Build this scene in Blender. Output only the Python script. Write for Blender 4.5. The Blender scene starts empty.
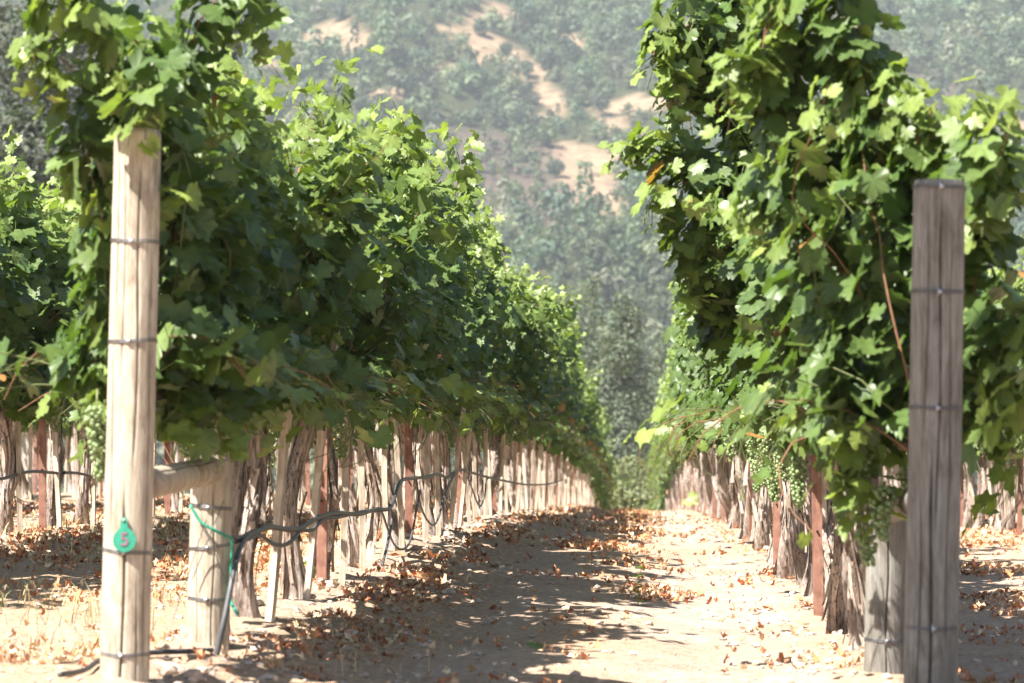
import bpy, math, random
import numpy as np
from math import radians, sin, cos, pi
from mathutils import Vector, Matrix

# ------------------------------------------------------------------ camera, sky, sun, exposure
scene = bpy.context.scene
COL = scene.collection
F = 3200.0                       # focal length in pixels at 1024 wide
VPX, VPY = 658.0, 500.0          # where the +Y axis lands
cam_d = bpy.data.cameras.new("camera")
cam = bpy.data.objects.new("camera", cam_d); COL.objects.link(cam)
cam_d.lens = F / 1024 * 36; cam_d.sensor_width = 36
yaw = math.atan((VPX - 512) / F); pitch = math.atan((VPY - 341.5) / F)
cam.rotation_euler = (pi / 2 + pitch, 0, yaw)
cam.location = (0, 0, 0)
cam_d.clip_start = 0.1; cam_d.clip_end = 6000
cam_d.dof.use_dof = True; cam_d.dof.focus_distance = 18.5; cam_d.dof.aperture_fstop = 5.6
scene.camera = cam
SUN_AZ, SUN_EL = 47.0, 54.0      # light travels AZ degrees right of the view axis
world = bpy.data.worlds.new("World"); scene.world = world; world.use_nodes = True
wn = world.node_tree.nodes; wl = world.node_tree.links
sky = wn.new("ShaderNodeTexSky"); sky.sky_type = 'NISHITA'; sky.sun_disc = False
sky.sun_elevation = radians(SUN_EL); sky.sun_rotation = radians(180 + SUN_AZ)
wl.new(sky.outputs[0], wn["Background"].inputs[0]); wn["Background"].inputs[1].default_value = 0.05
sd = bpy.data.lights.new("sun", 'SUN'); sun = bpy.data.objects.new("sun", sd); COL.objects.link(sun)
sd.energy = 5.0; sd.angle = radians(0.53); sd.color = (1, .95, .88)
ld = Vector((sin(radians(SUN_AZ)) * cos(radians(SUN_EL)), cos(radians(SUN_AZ)) * cos(radians(SUN_EL)), -sin(radians(SUN_EL))))
sun.rotation_euler = ld.to_track_quat('-Z', 'Y').to_euler()
vs = scene.view_settings
vs.view_transform = 'Standard'; vs.look = 'None'; vs.gamma = 1; vs.use_curve_mapping = False
vs.exposure = 1.85
scene.render.engine = 'CYCLES'
scene.cycles.use_denoising = True
scene.cycles.max_bounces = 7; scene.cycles.diffuse_bounces = 3; scene.cycles.glossy_bounces = 2
scene.cycles.transmission_bounces = 4; scene.cycles.volume_bounces = 0; scene.cycles.transparent_max_bounces = 8

_R = np.array(cam.rotation_euler.to_matrix())
def ray(px, py):
    v = _R @ np.array([(px - 512) / F, -(py - 341.5) / F, -1.0]); return v / v[1]
def at(px, py, d):
    return ray(px, py) * d
rng = np.random.default_rng(7)

# ------------------------------------------------------------------ noise
def _hash(ix, iy, seed):
    n = (ix.astype(np.int64) * 374761393 + iy.astype(np.int64) * 668265263 + seed * 982451653) & 0x7fffffff
    n = ((n ^ (n >> 13)) * 1274126177) & 0x7fffffff
    return ((n ^ (n >> 16)) & 0xffff) / 65535.0
def vnoise(x, y, seed=0):
    x = np.asarray(x, float); y = np.asarray(y, float)
    ix = np.floor(x); iy = np.floor(y); fx = x - ix; fy = y - iy
    fx = fx * fx * (3 - 2 * fx); fy = fy * fy * (3 - 2 * fy)
    a = _hash(ix, iy, seed); b = _hash(ix + 1, iy, seed); c = _hash(ix, iy + 1, seed); d = _hash(ix + 1, iy + 1, seed)
    return (a * (1 - fx) + b * fx) * (1 - fy) + (c * (1 - fx) + d * fx) * fy - .5
def fbm(x, y, seed=0, oct=4):
    s = 0; a = 1
    for k in range(oct):
        s = s + a * vnoise(np.asarray(x) * 2 ** k, np.asarray(y) * 2 ** k, seed + k * 17); a *= .5
    return s

# ------------------------------------------------------------------ mesh helpers
def mesh_obj(name, V, Fc, mat, parent=None, smooth=True, colors=None, loc=None, attrs=None):
    """V (n,3); Fc: (m,k) int array or list of such arrays"""
    me = bpy.data.meshes.new(name)
    V = np.asarray(V, np.float32)
    fl = Fc if isinstance(Fc, list) else [Fc]
    fl = [np.asarray(f, np.int32) for f in fl if len(f)]
    me.vertices.add(len(V)); me.vertices.foreach_set("co", V.ravel())
    tot = sum(f.size for f in fl); nf = sum(len(f) for f in fl)
    me.loops.add(tot); me.polygons.add(nf)
    me.loops.foreach_set("vertex_index", np.concatenate([f.ravel() for f in fl]))
    sizes = np.concatenate([np.full(len(f), f.shape[1], np.int32) for f in fl])
    st = np.zeros(nf, np.int32); st[1:] = np.cumsum(sizes)[:-1]
    me.polygons.foreach_set("loop_start", st)
    me.polygons.foreach_set("use_smooth", np.full(nf, smooth, bool))
    me.update(calc_edges=True)
    if colors is not None:
        ca = me.color_attributes.new("Col", 'FLOAT_COLOR', 'POINT')
        c4 = np.ones((len(V), 4), np.float32); c4[:, :3] = colors
        ca.data.foreach_set("color", c4.ravel())
    for k, v in (attrs or {}).items():
        a = me.attributes.new(k, 'FLOAT', 'POINT'); a.data.foreach_set("value", np.asarray(v, np.float32))
    if mat: me.materials.append(mat)
    o = bpy.data.objects.new(name, me); COL.objects.link(o)
    if parent: o.parent = parent
    if loc is not None: o.location = loc
    return o

class MB:
    def __init__(s): s.V = []; s.F = {}; s.n = 0; s.C = []
    def add(s, V, Fs, col=None):
        V = np.asarray(V, float)
        for f in (Fs if isinstance(Fs, list) else [Fs]):
            f = np.asarray(f, int)
            if len(f): s.F.setdefault(f.shape[1], []).append(f + s.n)
        s.V.append(V); s.n += len(V)
        s.C.append(np.broadcast_to(np.array(col if col is not None else (1, 1, 1), float), (len(V), 3)))
        return s
    def build(s, name, mat, parent=None, smooth=True, **k):
        return mesh_obj(name, np.concatenate(s.V), [np.concatenate(v) for v in s.F.values()], mat, parent, smooth, colors=np.concatenate(s.C), **k)

def tube(P, R, seg=8, cap=True, rfun=None):
    """tube along polyline P with radii R, parallel transport frame"""
    P = np.asarray(P, float); n = len(P); R = np.broadcast_to(np.asarray(R, float), (n,))
    T = np.gradient(P, axis=0); T /= np.linalg.norm(T, axis=1)[:, None] + 1e-12
    u = np.cross(T[0], [0, 1, 0.13]); u /= np.linalg.norm(u)
    V = np.zeros((n, seg, 3)); a = np.arange(seg) / seg * 2 * pi
    for i in range(n):
        u = u - T[i] * np.dot(u, T[i]); u /= np.linalg.norm(u)
        w = np.cross(T[i], u)
        r = R[i] * (rfun(a, i / (n - 1)) if rfun else 1)
        V[i] = P[i] + (np.cos(a) * r)[:, None] * u + (np.sin(a) * r)[:, None] * w
    V = V.reshape(-1, 3)
    i = np.arange(n - 1)[:, None] * seg; j = np.arange(seg)[None, :]; j2 = (j + 1) % seg
    Fq = np.stack([i + j, i + j2, i + seg + j2, i + seg + j], -1).reshape(-1, 4)
    Fs = [Fq]
    if cap:
        V = np.concatenate([V, P[:1], P[-1:]])
        jj = np.arange(seg)
        Fs.append(np.stack([(jj + 1) % seg, jj, np.full(seg, n * seg)], -1))
        Fs.append(np.stack([jj + (n - 1) * seg, (jj + 1) % seg + (n - 1) * seg, np.full(seg, n * seg + 1)], -1))
    return V, Fs
def box(sx, sy, sz, c=(0, 0, 0)):
    V = np.array([(x, y, z) for x in (-.5, .5) for y in (-.5, .5) for z in (-.5, .5)]) * (sx, sy, sz) + np.array(c)
    return V, np.array([(0, 1, 3, 2), (4, 6, 7, 5), (0, 4, 5, 1), (2, 3, 7, 6), (0, 2, 6, 4), (1, 5, 7, 3)])
def spline(P, n=8):
    """Catmull-Rom through the points"""
    P = np.asarray(P, float); Q = np.concatenate([2 * P[:1] - P[1:2], P, 2 * P[-1:] - P[-2:-1]]); out = []
    for i in range(1, len(Q) - 2):
        for t in np.arange(n) / n:
            a, b, c, d = Q[i - 1], Q[i], Q[i + 1], Q[i + 2]
            out.append(.5 * (2 * b + (c - a) * t + (2 * a - 5 * b + 4 * c - d) * t * t + (3 * b - a - 3 * c + d) * t ** 3))
    out.append(Q[-2]); return np.array(out)
def empty(name, loc=(0, 0, 0), rz=0):
    o = bpy.data.objects.new(name, None); COL.objects.link(o); o.location = loc; o.rotation_euler = (0, 0, rz)
    o.empty_display_size = .1; return o
def tag(o, label=None, cat=None, group=None, kind=None):
    if label: o["label"] = label
    if cat: o["category"] = cat
    if group: o["group"] = group
    if kind: o["kind"] = kind
    return o
def copy_tree(o, parent=None):
    c = o.copy(); COL.objects.link(c); c.parent = parent
    for ch in [x for x in o.children]: copy_tree(ch, c)
    return c

# ------------------------------------------------------------------ materials
def new_mat(name):
    m = bpy.data.materials.new(name); m.use_nodes = True
    nt = m.node_tree; b = nt.nodes["Principled BSDF"]; return m, nt, b
def N(nt, t, **kw):
    n = nt.nodes.new(t)
    for k, v in kw.items():
        if k.startswith('i_'): n.inputs[k[2:].replace('_', ' ')].default_value = v
        else: setattr(n, k, v)
    return n
def ramp(nt, stops):
    r = nt.nodes.new("ShaderNodeValToRGB"); e = r.color_ramp.elements
    while len(e) < len(stops): e.new(.5)
    for el, (p, c) in zip(e, stops): el.position = p; el.color = (*c, 1)
    return r
def mix(nt, fac, a, b, mode='MIX'):
    m = nt.nodes.new("ShaderNodeMix"); m.data_type = 'RGBA'; m.blend_type = mode
    for s, v in ((m.inputs[0], fac), (m.inputs[6], a), (m.inputs[7], b)):
        if isinstance(v, bpy.types.NodeSocket): nt.links.new(v, s)
        elif isinstance(v, (int, float)): s.default_value = v
        else: s.default_value = (*v, 1)
    return m.outputs[2]
def coords(nt, scale, obj=True):
    tc = nt.nodes.new("ShaderNodeTexCoord"); mp = nt.nodes.new("ShaderNodeMapping")
    mp.inputs["Scale"].default_value = scale
    nt.links.new(tc.outputs["Object" if obj else "Generated"], mp.inputs[0]); return mp.outputs[0]
def noise(nt, vec, scale, detail=4, rough=.55, dist=0):
    n = N(nt, "ShaderNodeTexNoise"); n.inputs["Scale"].default_value = scale; n.inputs["Detail"].default_value = detail
    n.inputs["Roughness"].default_value = rough; n.inputs["Distortion"].default_value = dist
    nt.links.new(vec, n.inputs["Vector"]); return n.outputs["Fac"]
def bump(nt, b, h, strength=.5, dist=.01):
    bn = nt.nodes.new("ShaderNodeBump"); bn.inputs["Strength"].default_value = strength; bn.inputs["Distance"].default_value = dist
    nt.links.new(h, bn.inputs["Height"]); nt.links.new(bn.outputs[0], b.inputs["Normal"])

def leaf_material(name, transl=.42, gloss=.35, rough=.42):
    m, nt, b = new_mat(name); out = nt.nodes["Material Output"]
    at_ = nt.nodes.new("ShaderNodeAttribute"); at_.attribute_name = "Col"
    geo = nt.nodes.new("ShaderNodeNewGeometry")
    under = mix(nt, 1.0, at_.outputs["Color"], (1.45, 1.3, 1.9), 'MULTIPLY')
    base = mix(nt, geo.outputs["Backfacing"], at_.outputs["Color"], under)
    n = noise(nt, coords(nt, (1, 1, 1)), 28, 3)
    r = ramp(nt, [(.3, (.8, .8, .8)), (.7, (1.2, 1.2, 1.2))]); nt.links.new(n, r.inputs[0])
    base = mix(nt, 1.0, base, r.outputs[0], 'MULTIPLY')
    nt.links.new(base, b.inputs["Base Color"])
    b.inputs["Roughness"].default_value = rough; b.inputs["Specular IOR Level"].default_value = gloss
    tr = nt.nodes.new("ShaderNodeBsdfTranslucent")
    tc = mix(nt, 1.0, at_.outputs["Color"], (1.6, 1.75, .65), 'MULTIPLY'); nt.links.new(tc, tr.inputs[0])
    ms = nt.nodes.new("ShaderNodeMixShader"); ms.inputs[0].default_value = transl
    nt.links.new(b.outputs[0], ms.inputs[1]); nt.links.new(tr.outputs[0], ms.inputs[2]); nt.links.new(ms.outputs[0], out.inputs[0])
    return m
M_LEAF = leaf_material("vine_leaf", .30, .5, .46)
M_TREELEAF = leaf_material("tree_leaf", .25, .2, .6)

def col_mat(name, rough=.8, sc=40, amt=.3, spec=.3, bmp=.0, stretch=(1, 1, 1)):
    m, nt, b = new_mat(name)
    a = nt.nodes.new("ShaderNodeAttribute"); a.attribute_name = "Col"
    n = noise(nt, coords(nt, stretch), sc, 4)
    r = ramp(nt, [(.3, (1 - amt,) * 3), (.7, (1 + amt,) * 3)]); nt.links.new(n, r.inputs[0])
    nt.links.new(mix(nt, 1.0, a.outputs["Color"], r.outputs[0], 'MULTIPLY'), b.inputs["Base Color"])
    b.inputs["Roughness"].default_value = rough; b.inputs["Specular IOR Level"].default_value = spec
    if bmp: bump(nt, b, n, bmp, .01)
    return m
def bark_mat():
    m, nt, b = new_mat("shaggy_bark"); a = nt.nodes.new("ShaderNodeAttribute"); a.attribute_name = "Col"
    n1 = noise(nt, coords(nt, (1, 1, .10)), 85, 5, .7, .4); n2 = noise(nt, coords(nt, (1, 1, .35)), 14, 4, .6)
    r1 = ramp(nt, [(.36, (.22, .19, .17)), (.47, (.85, .83, .8)), (.68, (1.35, 1.33, 1.3))]); nt.links.new(n1, r1.inputs[0])
    r2 = ramp(nt, [(.35, (.65, .60, .56)), (.6, (1.1, 1.1, 1.1))]); nt.links.new(n2, r2.inputs[0])
    c = mix(nt, 1.0, a.outputs["Color"], r1.outputs[0], 'MULTIPLY'); c = mix(nt, 1.0, c, r2.outputs[0], 'MULTIPLY')
    nt.links.new(c, b.inputs["Base Color"]); b.inputs["Roughness"].default_value = .9; b.inputs["Specular IOR Level"].default_value = .15
    bump(nt, b, n1, 1.0, .02); return m
M_BARK = bark_mat()
M_CANE = col_mat("cane", .7, 30, .2)
M_DRY = col_mat("dry_leaf", .75, 60, .3)
M_CLOD = col_mat("clod", .95, 40, .2, .1)
M_GRAPE = col_mat("grape", .35, 20, .12, .5)
M_GRASS = col_mat("dry_grass", .8, 10, .2)
M_TREEBARK = col_mat("tree_bark", .9, 8, .3, .2)

def wood_mat(name, c1, c2, c3, grain=1.0):
    m, nt, b = new_mat(name)
    v = coords(nt, (1, 1, .07)); n1 = noise(nt, v, 85, 8, .72, .6)
    v2 = coords(nt, (1, 1, .30)); n2 = noise(nt, v2, 13, 6, .68, .8)
    r = ramp(nt, [(.28, c1), (.46, c2), (.66, c3)]); nt.links.new(n1, r.inputs[0])
    r2 = ramp(nt, [(.36, (.52, .47, .42)), (.56, (1.08, 1.08, 1.08))]); nt.links.new(n2, r2.inputs[0])
    c = mix(nt, .8, r.outputs[0], r2.outputs[0], 'MULTIPLY')
    a = nt.nodes.new("ShaderNodeAttribute"); a.attribute_name = "Col"
    c = mix(nt, 1.0, c, a.outputs["Color"], 'MULTIPLY')
    nt.links.new(c, b.inputs["Base Color"]); b.inputs["Roughness"].default_value = .85; b.inputs["Specular IOR Level"].default_value = .25
    bump(nt, b, n1, .5, .006); return m
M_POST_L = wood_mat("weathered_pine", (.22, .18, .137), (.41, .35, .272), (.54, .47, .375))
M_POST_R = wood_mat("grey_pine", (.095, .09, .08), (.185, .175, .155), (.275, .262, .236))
M_STAKE = wood_mat("stake_wood", (.34, .28, .22), (.50, .42, .33), (.60, .52, .42))
def rust_mat():
    m, nt, b = new_mat("rusty_steel"); n = noise(nt, coords(nt, (1, 1, .5)), 25, 6)
    r = ramp(nt, [(.3, (.13, .058, .04)), (.5, (.24, .112, .076)), (.72, (.32, .18, .13))]); nt.links.new(n, r.inputs[0])
    nt.links.new(r.outputs[0], b.inputs["Base Color"]); b.inputs["Roughness"].default_value = .75; bump(nt, b, n, .3, .003); return m
M_RUST = rust_mat()
def plain(name, c, rough=.5, metal=0, spec=.5):
    m, nt, b = new_mat(name); n = noise(nt, coords(nt, (1, 1, 1)), 35, 3)
    r = ramp(nt, [(.3, tuple(x * .82 for x in c)), (.7, tuple(min(1, x * 1.15) for x in c))]); nt.links.new(n, r.inputs[0])
    nt.links.new(r.outputs[0], b.inputs["Base Color"]); b.inputs["Roughness"].default_value = rough
    b.inputs["Metallic"].default_value = metal; b.inputs["Specular IOR Level"].default_value = spec; return m
M_WIRE = plain("galvanised_wire", (.16, .16, .17), .5, .7)
M_HOSE = plain("drip_hose", (.05, .05, .055), .42)
M_HOSE_G = plain("weathered_hose", (.075, .075, .08), .5)
M_GREEN = plain("green_tube", (.03, .30, .20), .4)
M_TAG = plain("tag_plastic", (.014, .21, .13), .5)
M_DIGIT = plain("tag_print", (.17, .09, .12), .6)
M_ZINC = plain("zinc_staple", (.42, .43, .45), .4, .6)

def soil_mat():
    m, nt, b = new_mat("soil"); v = coords(nt, (1, 1, 1))
    n1 = noise(nt, v, 1.3, 5, .6); n2 = noise(nt, v, 18, 6, .65); n3 = noise(nt, v, 90, 4, .7)
    r = ramp(nt, [(.3, (.395, .305, .25)), (.5, (.50, .405, .345)), (.7, (.58, .49, .43))]); nt.links.new(n1, r.inputs[0])
    r2 = ramp(nt, [(.32, (.66, .60, .55)), (.55, (1.0, 1.0, 1.0)), (.75, (1.13, 1.13, 1.13))]); nt.links.new(n2, r2.inputs[0])
    r3 = ramp(nt, [(.35, (.8, .77, .73)), (.6, (1.05, 1.05, 1.05))]); nt.links.new(n3, r3.inputs[0])
    c = mix(nt, 1, r.outputs[0], r2.outputs[0], 'MULTIPLY'); c = mix(nt, .8, c, r3.outputs[0], 'MULTIPLY')
    a = nt.nodes.new("ShaderNodeAttribute"); a.attribute_name = "duff"     # broken leaf and straw crumbs lying in the soil
    vo = noise(nt, v, 34, 5, .7); rr = ramp(nt, [(.42, (.36, .20, .11)), (.56, (.52, .38, .24))]); nt.links.new(vo, rr.inputs[0])
    mm = N(nt, "ShaderNodeMath", operation='MULTIPLY'); nt.links.new(a.outputs["Fac"], mm.inputs[0]); nt.links.new(n2, mm.inputs[1])
    ms = N(nt, "ShaderNodeMath", operation='MULTIPLY', use_clamp=True); nt.links.new(mm.outputs[0], ms.inputs[0]); ms.inputs[1].default_value = 1.5
    c = mix(nt, ms.outputs[0], c, rr.outputs[0])
    nt.links.new(c, b.inputs["Base Color"]); b.inputs["Roughness"].default_value = .95; b.inputs["Specular IOR Level"].default_value = .1
    ad = N(nt, "ShaderNodeMath", operation='ADD'); nt.links.new(n2, ad.inputs[0]); nt.links.new(n3, ad.inputs[1])
    bump(nt, b, ad.outputs[0], .7, .03); return m
M_SOIL = soil_mat()
def hill_mat():
    m, nt, b = new_mat("hill_ground"); v = coords(nt, (1, 1, 1))
    n1 = noise(nt, v, .035, 6, .65); n2 = noise(nt, v, .3, 5, .65)
    veg = ramp(nt, [(.3, (.022, .030, .014)), (.6, (.048, .050, .026)), (.8, (.09, .078, .048))]); nt.links.new(n2, veg.inputs[0])
    bare = ramp(nt, [(.3, (.15, .105, .068)), (.6, (.27, .195, .128)), (.8, (.34, .255, .17))]); nt.links.new(n2, bare.inputs[0])
    a = nt.nodes.new("ShaderNodeAttribute"); a.attribute_name = "bare"
    a2 = nt.nodes.new("ShaderNodeAttribute"); a2.attribute_name = "scrub"
    c = mix(nt, a.outputs["Fac"], veg.outputs[0], bare.outputs[0])
    c = mix(nt, a2.outputs["Fac"], c, (.085, .065, .052))
    nt.links.new(c, b.inputs["Base Color"]); b.inputs["Roughness"].default_value = 1; b.inputs["Specular IOR Level"].default_value = 0
    bump(nt, b, n2, .8, 1.0); return m
M_HILL = hill_mat()

# ------------------------------------------------------------------ terrain
LD = np.array([-60, 0, 8, 10, 11.8, 15.57, 21.1, 26.7, 32.2, 45, 60, 72, 82, 100, 130, 170, 250, 420, 3000])
LZ = np.array([-1.2, -.80, -.65, -.605, -.565, -.455, -.325, -.25, -.20, -.16, -.155, -.18, -.27, -.75, -2.2, -4.5, -7.5, -9, -9])
RZ = np.array([-1.5, -1.0, -.80, -.745, -.70, -.61, -.48, -.40, -.355, -.295, -.275, -.27, -.34, -.80, -2.2, -4.5, -7.5, -9, -9])
def pint(d, D, Z):   # smooth interpolation: piecewise linear, lightly box-smoothed
    d = np.asarray(d, float); w = np.clip(np.abs(d) * .08, .6, 12)
    return sum(np.interp(d + k * w, D, Z) for k in (-1, -.5, 0, .5, 1)) / 5
def bend(d):
    d = np.asarray(d, float); t = np.clip((d - 25) / 75, 0, 1); t = t * t * (3 - 2 * t)
    return -(13 * d / F) * t
ROWS = {'L1': -1.67, 'R1': .825, 'L2': -4.17, 'L3': -6.67, 'L4': -9.2, 'R2': 3.33, 'R3': 5.83}
def gbase(X, d):
    X = np.asarray(X, float); zl = pint(d, LD, LZ); zr = pint(d, LD, RZ); Xb = X - bend(d)
    t = np.clip((Xb + 1.67) / 2.5, 0, 1); z = zl * (1 - t) + zr * t
    near = np.clip((140 - np.asarray(d, float)) / 80, 0, 1)
    return z + np.clip(-1.67 - Xb, 0, 12) * .03 * near
def gz(X, d):
    X = np.asarray(X, float); d = np.asarray(d, float); z = gbase(X, d); Xb = X - bend(d)
    near = np.clip((120 - d) / 40, 0, 1) * np.clip((14 - np.abs(X)) / 3, 0, 1)
    for r in ROWS.values():
        z = z + near * .045 * np.exp(-((Xb - r) / .28) ** 2) * (1 + 1.2 * vnoise(X * 3, d * 2.2, 5))
    z = z - near * .02 * np.exp(-((Xb + .95) / .25) ** 2) - near * .02 * np.exp(-((Xb - .15) / .25) ** 2)
    edge = np.clip(1 - np.abs(Xb + 1.25) / .5, 0, 1)
    amp = (.022 + .05 * edge) * near
    return z + amp * fbm(X * 6, d * 5, 3, 4) + near * .03 * fbm(X * 1.2, d * .8, 9, 2)
def glines(a, b, f):
    out = [a]
    while out[-1] < b: out.append(out[-1] + f(out[-1]))
    return np.array(out)
ys = glines(-60, 620, lambda y: 4 if y < 0 else (.6 if y < 8.5 else (.035 + max(0, y - 11) * .0035 if y < 80 else .3 + (y - 80) * .06)))
xp = glines(0, 500, lambda x: .04 if x < 2.2 else (.06 if x < 6 else .2 + (x - 6) * .1))
xs = np.concatenate([-xp[:0:-1], xp])
GX, GY = np.meshgrid(xs, ys)
GZ = gz(GX, GY)
GZ += np.clip((GY - 100) / 100, 0, 1) * 1.0 * fbm(GX * .02, GY * .02, 2, 3)
ny, nx = GX.shape
idx = np.arange(ny * nx).reshape(ny, nx)
quads = np.stack([idx[:-1, :-1], idx[:-1, 1:], idx[1:, 1:], idx[1:, :-1]], -1).reshape(-1, 4)
Xb = GX - bend(GY)
duff = .75 * np.exp(-((Xb + 1.15) / .38) ** 2) + .55 * np.exp(-((Xb + .30) / .28) ** 2) + .5 * (Xb < -1.7) + .35 * (Xb > .6) + .3
duff = np.clip(duff + .5 * fbm(GX * 1.2, GY * .5, 40, 3), 0, 1)
g = mesh_obj("ground", np.stack([GX, GY, GZ], -1).reshape(-1, 3), quads, M_SOIL, attrs={"duff": duff.ravel()})
tag(g, kind="structure")

# the mountain side
def hz(X, d):
    X = np.asarray(X, float); d = np.asarray(d, float)
    z = -14 + .30 * np.clip(d - 480, -40, 2000) + X * .02
    z = z + 20 * vnoise(X * .008, d * .006, 60) + 13 * np.abs(vnoise(X * .016 + .3, d * .005, 61)) * 2 + 5 * fbm(X * .04, d * .04, 62, 3)
    return z
def on_hill(px, py):
    r = ray(px, py); t = np.arange(470, 1450, 1.0); P = t[:, None] * r
    hit = np.nonzero(P[:, 2] < hz(P[:, 0], P[:, 1]))[0]
    return P[hit[0]] if len(hit) else None
PATCH = [(335,38,24,12,0),(488,52,38,12,.45),(515,70,26,9,.3),(505,20,26,9,.5),(470,70,20,7,0),(548,100,22,9,.5),(545,118,14,6,0),(655,100,42,8,-.1),(618,128,26,9,.5),(590,165,42,13,.1),
         (585,190,30,20,.5),(560,155,14,8,0),(694,35,14,12,0),(690,62,14,10,0),(720,20,16,6,0),(849,30,13,9,.4),(889,62,12,7,0),(976,30,8,12,.3),(1018,132,10,8,0),(760,8,18,6,0),(270,66,10,5,0),
         (610,205,18,12,0),(380,88,12,5,0),(470,22,12,6,.3),(640,140,12,6,0),(575,42,10,5,0),(440,30,8,5,0)]
SCRUB = [(480,155,70,20,.15),(520,200,60,28,.3),(440,205,50,20,.1),(560,230,40,12,.2),(930,90,30,14,0),(300,110,40,12,0),(650,170,22,14,0)]
def project(P):
    q = P @ _R
    return 512 + q[..., 0] / -q[..., 2] * F, 341.5 - q[..., 1] / -q[..., 2] * F
def masks(X, Y, Z):
    px, py = project(np.stack([X, Y, Z], -1))       # the photograph's clearings, fixed in place on the slope
    px = px + 17 * fbm(X * .05, Y * .035, 70, 4); py = py + 10 * fbm(X * .05, Y * .035, 71, 4)
    def m(L):
        v = np.zeros(px.shape)
        for (cx, cy, rx, ry, a) in L:
            dx = px - cx; dy = py - cy; u = (dx * cos(a) + dy * sin(a)) / (rx * 1.16); w = (-dx * sin(a) + dy * cos(a)) / (ry * 1.24)
            v = np.maximum(v, np.clip(1.35 - (u * u + w * w), 0, 1))
        return v
    out_ = np.clip(2.4 * (fbm(X * .02, Y * .012, 90, 3) - .42), 0, 1) * ((px < -30) | (px > 1054) | (py < -30))
    return np.clip(np.maximum(m(PATCH), out_) * 1.6, 0, 1), m(SCRUB)
hx = np.arange(-560, 560, 4.5); hy = np.arange(440, 1400, 4.5)
HX, HY = np.meshgrid(hx, hy); HZ = hz(HX, HY)
mb_, ms_ = masks(HX, HY, HZ)
ny, nx = HX.shape; idx = np.arange(ny * nx).reshape(ny, nx)
quads = np.stack([idx[:-1, :-1], idx[:-1, 1:], idx[1:, 1:], idx[1:, :-1]], -1).reshape(-1, 4)
h = mesh_obj("hill", np.stack([HX, HY, HZ], -1).reshape(-1, 3), quads, M_HILL, attrs={"bare": mb_.ravel(), "scrub": ms_.ravel()})
tag(h, kind="structure")

# ------------------------------------------------------------------ trees
def unit(v): return v / (np.linalg.norm(v, axis=-1, keepdims=True) + 1e-9)
def cards(P, S, r, nrm=None, nz=.7):
    """small bent leaf-clump faces (two triangles folded) at P with sizes S"""
    n = len(P); a = unit(r.normal(size=(n, 3))); 
    nn = unit((nrm if nrm is not None else 0) + nz * r.normal(size=(n, 3)))
    a = unit(a - nn * (a * nn).sum(1, keepdims=True)); b = np.cross(nn, a)
    S = np.asarray(S).reshape(-1, 1); w = S * r.uniform(.5, 1, (n, 1))
    V = np.stack([P - a * S, P + b * w * .6 + nn * S * .25, P + a * S, P - b * w * .6 + nn * S * .1], 1).reshape(-1, 3)
    i = np.arange(n) * 4
    return V, np.stack([i, i + 1, i + 2, i + 3], -1)
def crown(r, n, shape, lumps, size):
    """points through an uneven crown of lumps; returns P, outward normals"""
    Cs, Rs = lumps
    k = r.choice(len(Cs), n, p=Rs ** 2 / (Rs ** 2).sum()); u = unit(r.normal(size=(n, 3)))
    rad = Rs[k][:, None] * r.uniform(.45, 1.08, (n, 1))
    P = Cs[k] + u * rad * shape
    return P, u
def make_broad(r, H, W, n, leaf, n_l=11, nz=.7):
    az = r.uniform(0, 2 * pi, n_l); rr = r.uniform(.15, .62, n_l) * W / 2
    zc = r.uniform(.38, .86, n_l) * H; rr *= np.clip(1.35 - zc / H, .3, 1)
    Cs = np.stack([np.cos(az) * rr, np.sin(az) * rr, zc], -1); Rs = r.uniform(.16, .30, n_l) * W
    P, u = crown(r, n, np.array([1, 1, .8]), (Cs, Rs), leaf)
    V, Q = cards(P, r.uniform(.6, 1.2, n) * leaf, r, u * .8 + [0, 0, .3], nz); return V, Q, Cs
def make_conifer(r, H, W, n, leaf):
    t = r.uniform(0, 1, n) ** .75; z = H * (.1 + .9 * t); lev = np.floor(t * 11)
    ph = lev * 2.4; a = ph + r.integers(0, 7, n) * 2 * pi / 7 + r.normal(0, .28, n)
    rad = W / 2 * (1 - t) ** .8 * r.uniform(.25, 1.05, n) * (.8 + .35 * np.sin(lev * 3.7 + a * 2)) + .1
    P = np.stack([np.cos(a) * rad, np.sin(a) * rad, z - rad * .25 + r.normal(0, .12, n)], -1)
    nr = np.stack([np.cos(a), np.sin(a), np.full(n, .9)], -1)
    V, Q = cards(P, r.uniform(.6, 1.2, n) * leaf, r, nr); return V, Q, None
GREY_G = np.array([.075, .10, .05]); 
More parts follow.
